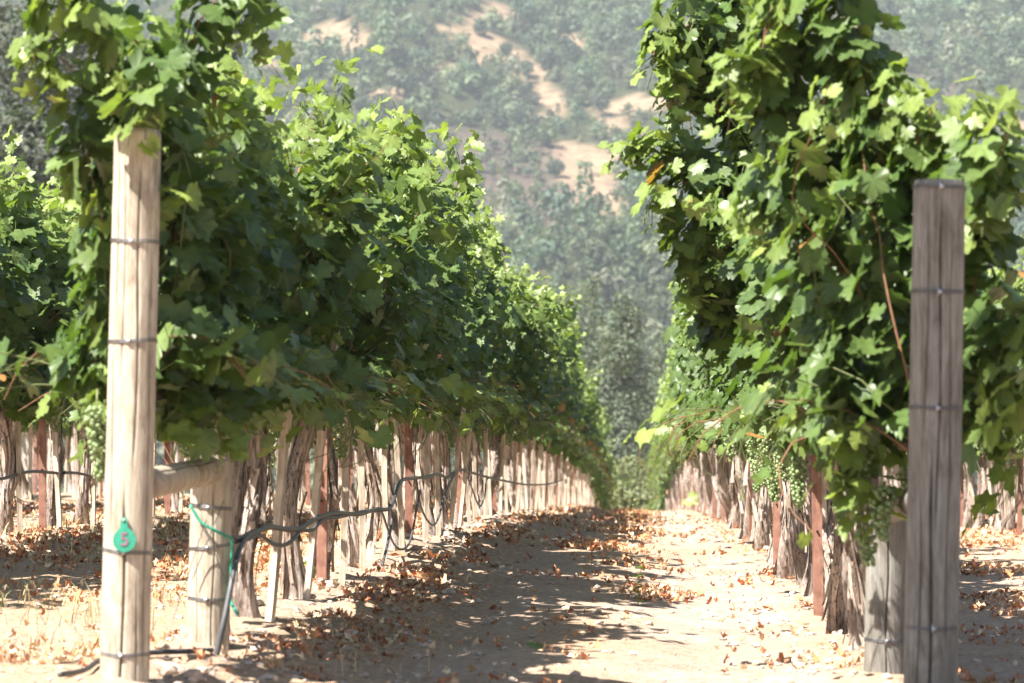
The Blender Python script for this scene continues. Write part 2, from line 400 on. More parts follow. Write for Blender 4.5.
def tree_thing(name, label, loc, H, W, kind, seed, leaf, n, col, cat="tree", group=None, limbs=9, barkcol=(.2, .17, .14)):
    r = np.random.default_rng(seed); root = empty(name, loc)
    tag(root, label, cat, group)
    if kind == 'conifer': V, Q, Cs = make_conifer(r, H, W, n, leaf)
    elif kind == 'tall':
        zc = np.linspace(.16, .93, 26) * H; az = r.uniform(0, 2 * pi, 26); tt = zc / H; wr = W / 2 * np.clip(1.25 * (1 - tt) ** .6, .12, 1)
        Cs = np.stack([np.cos(az) * wr * .55, np.sin(az) * wr * .55, zc], -1); Rs = wr * r.uniform(.45, .75, 26) + .2
        P, u = crown(r, n, np.array([1, 1, .55 * H / W]) ** np.array([1, 1, .35]), (Cs, Rs), leaf); V, Q = cards(P, r.uniform(.6, 1.2, n) * leaf, r, u * .8 + [0, 0, .3], .38)
    else: V, Q, Cs = make_broad(r, H, W, n, leaf)
    c = np.asarray(col) * r.uniform(.88, 1.15, (n, 1)) * (1 + .03 * r.normal(size=(n, 3)))
    mesh_obj("crown", V, Q, M_TREELEAF, root, colors=np.clip(np.repeat(c, 4, 0), .01, 1))
    mb = MB(); top = H * (.95 if kind == 'conifer' else .7)
    zz = np.linspace(-.6, top, 9); wob = np.cumsum(r.normal(0, .012 * H, (9, 2)), 0)
    tp = np.stack([wob[:, 0], wob[:, 1], zz], -1); mb.add(*tube(tp, np.linspace(.028 * H, .006 * H, 9), 8), barkcol)
    for k in range(limbs):
        z0 = r.uniform(.2, .75) * top; b0 = np.array([np.interp(z0, zz, tp[:, 0]), np.interp(z0, zz, tp[:, 1]), z0])
        if Cs is not None: e = Cs[k % len(Cs)] + r.normal(0, .1 * W, 3)
        else:
            a = r.uniform(0, 2 * pi); e = b0 + np.array([cos(a), sin(a), .15]) * W * .42 * (1 - z0 / H)
        m_ = (b0 + e) / 2 + [0, 0, -.03 * H]
        mb.add(*tube(spline([b0, m_, e], 4), np.linspace(.010 * H, .003 * H, 9), 6), barkcol)
    mb.build("trunk", M_TREEBARK, root); return root

# grey-green trees standing beyond the vineyard
def gl(px, d): 
    x = at(px, 500, d)[0]; return (x, d, float(gz(x, d)) - .3)
def htop(py, d, base): return float((VPY - py) / F * d - base)
def place_tree(name, label, px, d, py_top, W, kind, seed, leaf, n, col, **k):
    l = gl(px, d); tree_thing(name, label, l, htop(py_top, d, l[2]), W, kind, seed, leaf, n, col, **k)
place_tree("conifer", "tall grey-green conifer seen in the gap between the two vine rows", 622, 175, 285, 5.6, 'tall', 1, .15, 24000, (.080, .108, .050), limbs=14)
place_tree("conifer", "slimmer conifer rising behind the ends of the left vine row", 588, 205, 262, 6.5, 'tall', 2, .17, 16000, (.080, .108, .050))
place_tree("conifer", "pale conifer half hidden behind the right vine row beside the gap", 668, 230, 318, 8, 'tall', 3, .19, 16000, (.080, .108, .050))
place_tree("bushy_tree", "bright olive bush filling the foot of the gap between rows", 640, 140, 452, 3.6, 'broad', 4, .13, 5000, (.12, .15, .05), limbs=6)
place_tree("bushy_tree", "darker bush left of the olive bush at the path's end", 606, 150, 458, 4.2, 'broad', 5, .15, 4000, (.085, .115, .045), limbs=6)
place_tree("bushy_tree", "low bush behind the right row where the path drops away", 674, 158, 452, 4.0, 'broad', 6, .15, 4000, (.10, .13, .05), limbs=6)
place_tree("oak_tree", "broad grey-green oak behind the vines in the top left corner", 22, 120, -60, 10.5, 'broad', 7, .2, 20000, (.06, .075, .04), limbs=26, barkcol=(.22, .20, .175))
place_tree("oak_tree", "ragged oak with pale bare limbs beside the tagged post's left", 78, 105, 60, 6.0, 'broad', 8, .17, 12000, (.075, .085, .05), limbs=26, barkcol=(.22, .20, .175))
place_tree("oak_tree", "dark low oak above the far left vine row", 62, 112, 172, 6.0, 'broad', 9, .17, 12000, (.05, .058, .038), limbs=18, barkcol=(.3, .25, .24))
place_tree("conifer", "tall slender dark conifer rising over the near left vines' tops", 225, 190, -60, 6.0, 'conifer', 10, .28, 6000, (.05, .07, .045))

# an unseen tree, added off to the left to shade the grey end post
sdir = -np.array(ld); q = np.array([.92, 9.12, .08]) + sdir / sdir[2] * 5.6
_l = (q[0] - .9, q[1] - .6)
def shade_tree():
    r = np.random.default_rng(5); z0 = float(gz(*_l)); root = empty("added_shade_tree", (_l[0], _l[1], z0)); tag(root, "unseen tree added out of view to shade the grey end post", "tree")
    c = q - np.array([_l[0], _l[1], z0]); n = 5200; u = unit(r.normal(size=(n, 3))); P = c + u * r.uniform(.1, 1, (n, 1)) ** .4 * np.array([.82, .82, .95]) * (1 + .1 * np.sin(u[:, :1] * 6))
    V, Q = cards(P, r.uniform(.05, .1, n), r, u); mesh_obj("crown", V, Q, M_TREELEAF, root, colors=np.repeat(np.array([.06, .09, .04]) * r.uniform(.8, 1.2, (n, 1)), 4, 0))
    mb = MB(); mb.add(*tube(spline([[0, 0, -.4], [.05, 0, 2], [.25, .1, 4], c], 6), np.linspace(.11, .03, 19), 10), (.2, .17, .14))
    for k in range(8): mb.add(*tube([c * .8, c + unit(r.normal(size=3)) * .8], [.03, .01], 6), (.2, .17, .14))
    mb.build("trunk", M_TREEBARK, root)
shade_tree()

# the wood on the mountain: prebuilt crowns, tiled
PROT = []
for s in range(10):
    r = np.random.default_rng(200 + s); n = 120
    if s < 7: V, Q, _ = make_broad(r, 1.0, 1.15, n, .115, 7, .32)
    else: V, Q, _ = make_conifer(r, 1.5, .75, n, .10)
    PROT.append((V, Q))
def hill_cols(r, n):
    base = np.array([[.070, .095, .046], [.055, .080, .042], [.095, .115, .058], [.13, .135, .085], [.046, .068, .042]])
    return base[r.choice(5, n, p=[.32, .25, .22, .09, .12])] * r.uniform(.55, 1.7, (n, 1)) * np.array([.92, 1.0, .80])
r = np.random.default_rng(11)
Nt = 36000
X = r.uniform(-470, 430, Nt); Y = r.uniform(455, 1250, Nt)
keep = np.abs(X + (Y * .045)) < Y * .235 + 45
X, Y = X[keep], Y[keep]; Z = hz(X, Y); mb_, ms_ = masks(X, Y, Z)
dens = np.clip(.85 + .9 * fbm(X * .012, Y * .009, 80, 3) + np.clip((720 - Y) / 200, 0, .5), .35, 1)
keep = (r.uniform(0, 1, len(X)) < dens) & (r.uniform(0, 1, len(X)) > np.clip(mb_ * 1.9, 0, .992)) & (r.uniform(0, 1, len(X)) > ms_ * .74)
X, Y, Z = X[keep], Y[keep], Z[keep]
S = np.where(r.uniform(0, 1, len(X)) < .16 + .25 * (vnoise(X * .02, Y * .012, 91) > .1), r.uniform(7, 12.5, len(X)), r.uniform(2.8, 6.5, len(X))) * (.85 + .5 * vnoise(X * .02, Y * .02, 33)); K = r.integers(0, 10, len(X)); Aa = r.uniform(0, 2 * pi, len(X)); Cc = hill_cols(r, len(X))
order = np.argsort(-S / Y); 
VV, QQ, CC, n0 = [], [], [], 0
for i in range(len(X)):
    V, Q = PROT[K[i]]; c, s = cos(Aa[i]), sin(Aa[i])
    W = np.stack([V[:, 0] * c - V[:, 1] * s, V[:, 0] * s + V[:, 1] * c, V[:, 2]], -1) * S[i] + [X[i], Y[i], Z[i] - .12 * S[i]]
    VV.append(W); QQ.append(Q + n0); n0 += len(V); CC.append(np.broadcast_to(Cc[i], (len(V), 3)))
o = mesh_obj("hillside_woods", np.concatenate(VV), np.concatenate(QQ), M_TREELEAF, colors=np.concatenate(CC))
tag(o, "grey-green woodland covering the hazy mountainside", "woodland", kind="stuff")
# scrub: low pale brush on the dry slope
n = 9000; X = r.uniform(-200, 200, n); Y = r.uniform(560, 1200, n); Z = hz(X, Y); mb_, ms_ = masks(X, Y, Z)
k = (r.uniform(0, 1, n) < ms_ * .9 + .10 * (mb_ > .3)); X, Y, Z = X[k], Y[k], Z[k]
VV, QQ, CC, n0 = [], [], [], 0
for i in range(len(X)):
    V, Q = PROT[i % 7]; V = V[:160]; Q = Q[:40]; s = r.uniform(.9, 2.6)
    VV.append(V * [s * 1.4, s * 1.4, s * .7] + [X[i], Y[i], Z[i] - .3]); QQ.append(Q + n0); n0 += len(V)
    CC.append(np.broadcast_to(np.array([(.11, .085, .07), (.09, .08, .058), (.05, .058, .034), (.16, .13, .115)][i % 4]), (len(V), 3)))
o = mesh_obj("hillside_scrub", np.concatenate(VV), np.concatenate(QQ), M_TREELEAF, colors=np.concatenate(CC))
tag(o, "low dry purplish brush on the mountainside clearings", "scrub", kind="stuff")
# single trees standing clear on the tan patches
protos = []
HT = [(507,66,7.5,"lone round oak on the large tan clearing high on the mountainside"),(525,78,6.0,"round bush below the lone oak on the tan mountainside clearing"),(545,70,8,"dark oak at the right edge of the upper tan clearing"),
      (573,106,9,"dark rounded oak between the two tan clearings"),(600,118,8,"oak at the left end of the pale strip on the mountainside"),(480,36,6,"small oak at the top edge of the tan clearing"),
      (622,180,7,"oak on the right margin of the lowest tan clearing"),(556,178,5.5,"small tree left of the lowest tan clearing"),(340,22,7,"oak above the pale patch near the photo's top left"),
      (722,98,8,"dark hillside tree just left of the tall right vines"),(520,130,9,"wide oak under the tan clearing's lower tip"),(495,128,8,"grey oak above the purplish brush slope")]
for i, (px, py, s, lab) in enumerate(HT):
    P = on_hill(px, py)
    if P is None: continue
    l = (P[0], P[1], float(hz(P[0], P[1])) - .5)
    tree_thing("hillside_oak", lab, l, s * .95, s * 1.15, 'broad', 300 + i, .55, 500, (.06, .082, .042), group="single oaks on the mountainside", limbs=5)

# ------------------------------------------------------------------ vine leaves
def outline(pts):
    L = [(a, rr) for a, rr in pts]; full = L + [(360 - a, rr) for a, rr in L[::-1] if a not in (0,)]
    return np.array([(sin(radians(a)) * rr, cos(radians(a)) * rr) for a, rr in full])
OUT_HI = outline([(0, .60), (9, .52), (17, .49), (25, .41), (34, .47), (43, .50), (51, .58), (60, .51), (70, .48), (79, .42), (91, .47), (103, .53), (118, .48), (132, .48), (150, .42), (172, .17)])
OUT_LO = outline([(0, .60), (24, .42), (50, .57), (80, .43), (104, .53), (140, .46), (172, .18)])
def leaves(P, T, Nn, S, C, r, hi=True):
    """lobed palmate blades; T tip direction, Nn normal"""
    O = OUT_HI if hi else OUT_LO; k = len(O); n = len(P)
    Nn = unit(Nn); T = unit(T - Nn * (T * Nn).sum(1, keepdims=True)); B = np.cross(T, Nn)
    o = np.concatenate([[[0, 0]], O]); 
    jit = 1 + .07 * r.normal(size=(n, k + 1)); jit[:, 0] = 1
    x = o[None, :, 0] * jit; y = o[None, :, 1] * jit + .12; rad2 = x * x + (y - .12) ** 2
    fold = r.uniform(-.15, .32, (n, 1)); droop = r.uniform(-.1, .5, (n, 1)); cup = r.uniform(-.35, .4, (n, 1))
    z = fold * np.abs(x) - droop * np.clip(y, 0, 1) ** 2 + cup * rad2 + r.normal(0, .035, (n, k + 1)) * (rad2 > 0)
    S = np.asarray(S).reshape(-1, 1, 1)
    V = P[:, None] + S * (x[..., None] * B[:, None] + y[..., None] * T[:, None] + z[..., None] * Nn[:, None])
    j = np.arange(k); f = np.stack([np.zeros(k, int), 1 + (j + 1) % k, 1 + j], -1)
    f = f[:-1] if False else f
    Fs = (np.arange(n)[:, None, None] * (k + 1) + f[None]).reshape(-1, 3)
    Cv = np.repeat(C, k + 1, 0).reshape(n, k + 1, 3).copy(); Cv[:, 0] *= 1.25
    return V.reshape(-1, 3), Fs, Cv.reshape(-1, 3)
def leaf_cols(r, n, young):
    """young 0..1 -> pale yellow green"""
    a = np.array([.050, .090, .022]); b = np.array([.094, .146, .038]); y = np.array([.21, .27, .062])
    t = r.uniform(0, 1, (n, 1)); c = a * (1 - t) + b * t
    yy = np.clip(np.asarray(young).reshape(-1, 1), 0, 1); c = c * (1 - yy) + y * yy
    odd = r.uniform(0, 1, n) < .004; c[odd] = (.30, .16, .05)
    return c * (1 + .1 * r.normal(size=(n, 1)))

def grow_shoot(r, p0, d0, length, width, ztop, droop=.5, step=.055, xc=0.):
    P = [np.array(p0, float)]; d = unit(np.array(d0, float)); n = int(length / step)
    for i in range(n):
        t = i / n; p = P[-1]
        d = d + r.normal(0, .10, 3)
        dx = p[0] - xc
        if p[2] < ztop - .25 and abs(dx) > width: d[0] -= np.sign(dx) * .30
        if p[2] > ztop - .1: d[2] -= .22 * droop; d[0] += np.sign(dx + 1e-3) * .06
        d[2] -= droop * .10 * t
        d = unit(d); P.append(p + d * step)
    return np.array(P)

SUNV = -np.array(ld)
def vine_foliage(r, y0, y1, ztop=2.3, width=.24, per_m=22, hi=True, leaf=.142, zc=.86, extra=(), skirt=.35, xlean=0., zlow=.62, nrep=3, clump=None, skw=1.05, flip=1.0):
    """shoots from the cordon; returns (leaf mesh data, shoot MB)"""
    sh = MB(); P, T, Nn, S, Y = [], [], [], [], []
    nsh = int((y1 - y0) * per_m); paths = []
    for k in range(nsh):
        y = y0 + (y1 - y0) * (k + r.uniform(0, 1)) / nsh
        if clump is not None and r.uniform() < .65: y = float(np.clip(r.choice(clump) + r.normal(0, .16), y0, y1))
        cw = 1.0 if clump is None else float(np.clip(1.06 - .9 * min(abs(y - c_) for c_ in clump) , .72, 1.06))
        side = r.choice([-1, 1])
        p0 = (r.normal(0, .03), y, zc + r.normal(0, .04))
        if r.uniform() < skirt:     # a shoot that hangs over and down
            d0 = (side * r.uniform(.5, 1.0) + xlean * .3, r.normal(0, .35), r.uniform(.3, 1.0)); L = r.uniform(.55, 1.1)
            pa = grow_shoot(r, p0, d0, L, width * skw, zc + .25, 1.6)
        else:
            L = (ztop - zc) * r.uniform(.86, 1.06) * cw
            d0 = (r.normal(0, .22) + xlean * r.uniform(0, 1), r.normal(0, .16), 1)
            pa = grow_shoot(r, p0, d0, L, width, ztop + .05, .45, xc=0)
            if xlean: pa[:, 0] += xlean * np.clip((pa[:, 2] - 1.0) / 1.0, 0, 1.3) ** 1.5 * r.uniform(-.1, 1)
        pa[:, 2] = np.where(pa[:, 2] < zlow - .1, zlow - .1 + (pa[:, 2] - zlow + .1) * .3, pa[:, 2])
        paths.append(pa)
    for e in extra:
        q = spline(e, 12); sl = np.r_[0, np.cumsum(np.linalg.norm(np.diff(q, axis=0), axis=1))]; m_ = int(sl[-1] / .045) + 2
        q = np.stack([np.interp(np.linspace(0, sl[-1], m_), sl, q[:, c_]) for c_ in range(3)], -1)
        for rep_ in range(nrep): paths.append(q + (r.normal(0, .05, 3) if rep_ else 0) * np.linspace(0, 1, m_)[:, None] + (.03 * np.cumsum(r.normal(0, .12, (m_, 3)), 0) if rep_ else 0))
    for pa in paths:
        n = len(pa); sh.add(*tube(pa[::2] if n > 8 else pa, np.linspace(.0042, .0016, len(pa[::2] if n > 8 else pa)), 5, False), ((.11, .13, .045) if r.uniform() < .75 else (.22, .11, .06)))
        arc = np.arange(n); ph = r.uniform(0, 2 * pi)
        for i in range(1, n):
            if r.uniform() < .06: continue
            t = i / (n - 1); dd = pa[min(i + 1, n - 1)] - pa[i - 1]; dd = dd / (np.linalg.norm(dd) + 1e-9)
            for q in range(2 if (t < .95 and r.uniform() < (.62 if t < .7 else .85)) else 1):
                ang = ph + i * pi + r.normal(0, .7) + q * 1.6
                out = np.array([cos(ang), .75 * sin(ang), .15]); out = out - dd * np.dot(out, dd) * .7
                out[0] += .35 * np.sign(pa[i, 0] + r.normal(0, .05)); out = out / (np.linalg.norm(out) + 1e-9)
                sz = leaf * (r.uniform(.72, 1.15)) * (1 if t < .75 else 1 - .42 * (t - .75) / .25)
                if q: sz *= r.uniform(.55, .9)
                pl = (.06 + .05 * r.uniform()) * (1.1 - .6 * t)
                pos = pa[i] + out * pl + [0, 0, .01]
                if pos[2] < zlow or (pos[2] < 1.08 and abs(pos[0]) > .27 + .1 * (pos[2] - .6) and r.uniform() < .88): continue
                hside = np.array([np.sign(out[0]) if abs(out[0]) > .2 else r.choice([-1, 1]), 0, 0])
                nn = .50 * hside + out * .30 + SUNV * flip * np.array([1, 1, 1]) * .85 + np.array([0, 0, .15]) + .42 * r.normal(size=3)
                tt = out * .5 + np.array([0, 0, -1.0 if t < .9 else .2]) + .40 * r.normal(size=3)
                P.append(pos); T.append(tt); Nn.append(nn); S.append(sz); Y.append(max(0, (t - .62) / .38) ** 1.2 * r.uniform(.5, 1.0) + (.25 if r.uniform() < .1 else 0))
    P, T, Nn, S, Y = map(np.array, (P, T, Nn, S, Y))
    return leaves(P, T, Nn, S, leaf_cols(r, len(P), Y), r, hi), sh

def make_trunk(r, H=.86, hi=True):
    mb = MB(); seg = 18 if hi else 9; nr = 26 if hi else 10
    z = np.linspace(-.08, H, nr); t = z / H
    lx, ly = r.normal(0, .05), r.normal(0, .12)
    x = lx * t + .03 * np.sin(t * 5 + r.uniform(0, 6)); y = ly * t + .04 * np.sin(t * 6 + r.uniform(0, 6))
    R = (.030 + .016 * np.exp(-t * 7) + .010 * np.clip(t - .75, 0, 1) * 4) * r.uniform(.8, 1.25)
    ph = r.uniform(0, 6, 4)
    def rf(a, u): return 1 + .26 * np.sin(3 * a + ph[0] + 3 * u) + .10 * np.sin(7 * a + ph[1] - 4 * u) + .10 * np.sin(11 * a + ph[2] + 5 * u) + .12 * vnoise(a * 3, np.full_like(a, u * 9), int(ph[3] * 100))
    P = np.stack([x, y, z], -1); V, Fs = tube(P, R, seg, True, rf)
    c = r.uniform(.8, 1.1) * np.array([.52, .45, .41]); mb.add(V, Fs, c)
    for k in range(44 if hi else 10):     # loose strips of bark
        a = r.uniform(0, 2 * pi); z0 = r.uniform(0, .68) * H; L = r.uniform(.15, .42); n = 6
        zz = np.clip(np.linspace(z0, z0 + L, n), 0, H); cx = np.interp(zz, z, x); cy = np.interp(zz, z, y); rr = np.interp(zz, z, R)
        lift = .004 + r.uniform(0, .055) * np.linspace(1 if k % 2 else 0, 0 if k % 2 else 1, n) ** 2
        aa = a + np.linspace(0, r.normal(0, .4), n); w = r.uniform(.003, .0085) / .035
        A = np.stack([cx + (rr + lift) * np.cos(aa - w), cy + (rr + lift) * np.sin(aa - w), zz], -1)
        B = np.stack([cx + (rr + lift) * np.cos(aa + w), cy + (rr + lift) * np.sin(aa + w), zz], -1)
        i = np.arange(n - 1); mb.add(np.concatenate([A, B]), np.stack([i, i + 1, i + 1 + n, i + n], -1), c * r.uniform(.7, 1.45) * np.array([1, .97, .93]))
    top = P[-1]; return mb, top
def make_cordon(r, top, y0, y1, hi=True):
    mb = MB()
    for e in (y0, y1):
        pts = [top + [0, 0, -.05], top + [0, np.sign(e) * .10, .0], [0, top[1] + (e - top[1]) * .5, .87 + r.normal(0, .015)], [0, e, .86]]
        p = spline(pts, 5); mb.add(*tube(p, np.linspace(.034, .017, len(p)), 8 if hi else 5), (.22, .17, .14))
    for k in range(int((y1 - y0) * 7)):
        y = r.uniform(y0, y1); p = np.array([[0, y, .86], [r.normal(0, .012), y + r.normal(0, .01), .93]])
        mb.add(*tube(p, [.016, .011], 6), (.24, .18, .14))
    return mb
def ico(r_=1):
    t = (1 + 5 ** .5) / 2
    V = unit(np.array([(-1, t, 0), (1, t, 0), (-1, -t, 0), (1, -t, 0), (0, -1, t), (0, 1, t), (0, -1, -t), (0, 1, -t), (t, 0, -1), (t, 0, 1), (-t, 0, -1), (-t, 0, 1)], float))
    Fc = np.array([(0, 11, 5), (0, 5, 1), (0, 1, 7), (0, 7, 10), (0, 10, 11), (1, 5, 9), (5, 11, 4), (11, 10, 2), (10, 7, 6), (7, 1, 8), (3, 9, 4), (3, 4, 2), (3, 2, 6), (3, 6, 8), (3, 8, 9), (4, 9, 5), (2, 4, 11), (6, 2, 10), (8, 6, 7), (9, 8, 1)])
    vs_ = list(V); cache = {}; out = []
    def mid(a, b):
        k = (min(a, b), max(a, b))
        if k not in cache: m = (vs_[a] + vs_[b]) / 2; vs_.append(m / np.linalg.norm(m)); cache[k] = len(vs_) - 1
        return cache[k]
    for a, b, c in Fc:
        ab, bc, ca = mid(a, b), mid(b, c), mid(c, a); out += [(a, ab, ca), (b, bc, ab), (c, ca, bc), (ab, bc, ca)]
    return np.array(vs_), np.array(out)
ICO = ico()
def make_cluster(r, L=.17, W=.045):
    mb = MB(); n = 75
    for k in range(n):
        t = (k + r.uniform()) / n; a = k * 2.4 + r.normal(0, .3); w = W * (1 - .62 * t) * (1 if t > .08 else .6) * (1.0 if k % 3 else .45)
        rr = .0085 * r.uniform(.85, 1.15)
        c = np.array([cos(a) * w, sin(a) * w, -t * L - .03]); g_ = r.uniform(.85, 1.15)
        mb.add(ICO[0] * rr + c, ICO[1], np.array([.17, .235, .09]) * g_)
    mb.add(*tube([[0, 0, .03], [0, 0, -.03], [0, 0, -L]], [.0022, .0025, .001], 5), (.2, .22, .08))
    return mb

def build_vine(r, y0, y1, hi=True, clusters=0, cl_pos=None, **kw):
    root = empty("grapevine")
    tmb, top = make_trunk(r, hi=hi); tmb.build("trunk", M_BARK, root)
    make_cordon(r, top, y0, y1, hi).build("cordon", M_BARK, root)
    (V, Fs, C), sh = vine_foliage(r, y0, y1, hi=hi, **kw)
    mesh_obj("foliage", V, Fs, M_LEAF, root, colors=np.clip(C, .005, 1))
    sh.build("shoot_canes", M_CANE, root)
    cl = list(cl_pos or []) + [(r.choice([-1, 1]) * r.uniform(.06, .2), r.uniform(y0, y1), r.uniform(.78, .98)) for _ in range(clusters)]
    for k, p in enumerate(cl):
        o = make_cluster(r, r.uniform(.13, .2), r.uniform(.035, .05)).build("grape_cluster", M_GRAPE, root); o.location = p
    return root

ORD = "first second third fourth fifth sixth seventh eighth ninth tenth eleventh twelfth".split()
def rx(row, d): return float(ROWS[row] + bend(d))
def rowpos(row, d, dx=0):
    x = rx(row, d) + dx; return (x, d, float(gbase(x, d)) + .035)
SP = 1.375
VINE_GRP = {'L1': "vines in the row behind the tagged end post", 'R1': "vines in the row behind the grey end post", 'L2': "vines in the next row to the left", 'L3': "vines in the third row to the left",
            'L4': "vines in the third row to the left", 'R2': "vines in the next row to the right", 'R3': "vines in the next row to the right"}

# hand-placed canes (image position -> place above the row) for the two end vines
def loc_pts(row, dv, pts):
    b = rowpos(row, dv); return [tuple(at(px, py, d) - np.array(b)) for px, py, d in pts]
LV0, RV0 = 11.8, 11.6; LVA, RVA = 12.25, 12.2
# ---- near left vines
L_extra = [loc_pts('L1', LVA, e) for e in [
    [(175,300,10.9),(165,180,10.5),(150,100,10.2),(110,45,10.0),(60,5,9.9),(30,-20,9.9)],
    [(140,200,10.6),(115,110,10.3),(90,90,10.2),(60,75,10.1),(52,120,10.1)],
    [(140,240,10.7),(115,200,10.4),(98,250,10.3),(100,330,10.3),(104,400,10.3)],
    [(140,200,10.6),(105,150,10.3),(78,130,10.2),(85,180,10.2),(95,230,10.2)],
    [(180,110,10.6),(200,20,10.4),(240,-10,10.4),(260,40,10.4),(265,75,10.4)],
    [(150,60,10.4),(110,10,10.3),(75,-10,10.2),(50,30,10.2),(55,80,10.2)],
    [(120,330,10.7),(105,330,10.4),(100,380,10.3),(100,440,10.3)],
    [(170,80,10.2),(152,60,9.98),(148,100,9.88),(145,140,9.86)],
    [(180,380,11.0),(205,400,10.8),(222,440,10.8),(225,468,10.8)],
    [(190,380,11.2),(232,400,11.0),(250,440,11.0),(250,470,11.0)],
    [(170,390,10.9),(185,410,10.7),(192,440,10.7),(190,466,10.7)],
    [(230,390,12.0),(262,410,11.8),(278,440,11.7),(276,462,11.7)],
    [(160,380,10.7),(170,410,10.5),(172,450,10.5)]]]
v = build_vine(np.random.default_rng(21), -2.0, .30, nrep=2, skw=1.2, ztop=2.32, width=.16, per_m=30, clusters=3, extra=L_extra, skirt=.42, zlow=.60, leaf=.132,
               cl_pos=[tuple(at(97, 398, 10.02) - np.array(rowpos('L1', LVA))), tuple(at(101, 415, 10.06) - np.array(rowpos('L1', LVA)))])
v.location = rowpos('L1', LVA)
tag(v, "leafy grapevine crowding over the wooden end post with the green tag", "grapevine", VINE_GRP['L1'])
near_cfg = {1: (2.32, .27), 2: (2.44, .29), 3: (2.62, .28), 4: (2.62, .29), 5: (2.55, .30)}
for k, (zt, w) in near_cfg.items():
    d = LV0 + SP * k
    v = build_vine(np.random.default_rng(30 + k), -.72, .72, ztop=zt, width=w, per_m=30, clusters=1, skirt=.32, zlow=.75, clump=(.0, .1), xlean=[0, .28, .05, .32, .10, .25][k], leaf=.132)
    v.location = rowpos('L1', d)
    tag(v, f"grapevine with shaggy trunk, {ORD[k]} behind the green-tagged end post", "grapevine", VINE_GRP['L1'])
# ---- near right vines: heavy heads leaning out over the path
R_extra = [loc_pts('R1', RVA, e) for e in [
    [(900,200,10.4),(860,60,10.3),(830,-20,10.3),(850,-80,10.3)],
    [(880,160,10.6),(840,40,10.5),(800,-20,10.5),(770,10,10.4),(760,60,10.4)],
    [(860,260,10.6),(800,160,10.5),(770,80,10.5),(740,60,10.4),(730,120,10.4)],
    [(870,220,10.6),(820,100,10.5),(790,20,10.5),(770,-20,10.4)],
    [(870,300,10.6),(810,250,10.5),(780,180,10.5),(760,200,10.5),(765,260,10.5)],
    [(930,300,10.1),(968,240,9.95),(975,180,9.95),(978,130,9.95),(962,105,9.9)],
    [(940,260,10.1),(965,200,9.95),(975,150,9.95),(984,200,9.9),(980,250,9.9)],
    [(930,300,10.3),(922,200,10.2),(905,130,10.15),(893,95,10.15)],
    [(930,300,10.3),(938,200,10.2),(930,140,10.15),(940,105,10.15)],
    [(900,260,10.4),(885,160,10.3),(872,90,10.3),(862,50,10.3)],
    [(930,400,10.2),(985,360,10.0),(1003,300,9.9),(1000,420,9.9)],
    [(900,300,10.4),(860,330,10.3),(840,420,10.3),(845,500,10.3)],
    [(890,350,10.6),(860,420,10.5),(870,480,10.4),(880,535,10.4)]]]
b0 = np.array(rowpos('R1', RVA))
v = build_vine(np.random.default_rng(51), -2.2, .15, ztop=2.12, width=.27, per_m=30, clusters=2, extra=R_extra, skirt=.38, zlow=.52, xlean=-.28, leaf=.132,
               cl_pos=[tuple(at(882, 478, 10.3) - b0), tuple(at(868, 500, 10.5) - b0), tuple(at(856, 455, 10.7) - b0)])
v.location = tuple(b0)
tag(v, "heavy grapevine hanging over the grey end post with green grapes", "grapevine", VINE_GRP['R1'])
R2x = [loc_pts('R1', RV0 + SP * 2, e) for e in [
    [(800,240,14.),(740,120,13.6),(690,60,13.4),(660,30,13.3),(652,70,13.2)],
    [(790,260,14.),(730,180,13.6),(680,150,13.4),(645,135,13.3),(636,160,13.3)],
    [(780,200,14.),(730,80,13.6),(700,20,13.4),(680,60,13.3),(672,120,13.3)],
    [(790,300,14.),(720,230,13.8),(690,220,13.6),(680,270,13.6),(690,300,13.6)],
    [(800,330,14.),(765,250,13.8),(740,180,13.6),(735,140,13.5)],
    [(790,350,14.),(740,310,13.7),(715,260,13.5),(710,215,13.45)],
    [(780,370,14.),(735,340,13.8),(710,300,13.6),(705,280,13.5)],
    [(800,300,14.),(770,200,13.7),(755,130,13.5),(745,90,13.4)],
    [(800,180,14.),(740,40,13.8),(720,-10,13.7),(700,20,13.6)],
    [(780,280,14.),(740,200,13.6),(700,180,13.4),(665,200,13.4),(660,230,13.4)],
    [(810,100,13.9),(770,20,13.7),(740,0,13.6),(720,60,13.5),(715,110,13.5)],
    [(810,160,13.9),(760,70,13.7),(715,40,13.6),(690,100,13.5),(695,150,13.5)]]]
near_r = {1: (2.40, .27, -.35, ()), 2: (2.30, .27, -.42, R2x), 3: (2.30, .28, -.25, ()), 4: (2.22, .27, -.12, ()), 5: (2.2, .27, -.08, ())}
for k, (zt, w, xl, ex) in near_r.items():
    d = RV0 + SP * k
    v = build_vine(np.random.default_rng(60 + k), -.72, .72, ztop=zt, width=w, per_m=25, clusters=1, skirt=.24, zlow=.80, skw=.85, xlean=xl, extra=ex, leaf=.132,
                   cl_pos=[(-.26, r.uniform(-.5, .5), r.uniform(.75, .95)) for _ in range(2)])
    v.location = rowpos('R1', d)
    tag(v, f"grapevine with shaggy trunk, {ORD[k]} behind the bare grey end post", "grapevine", VINE_GRP['R1'])
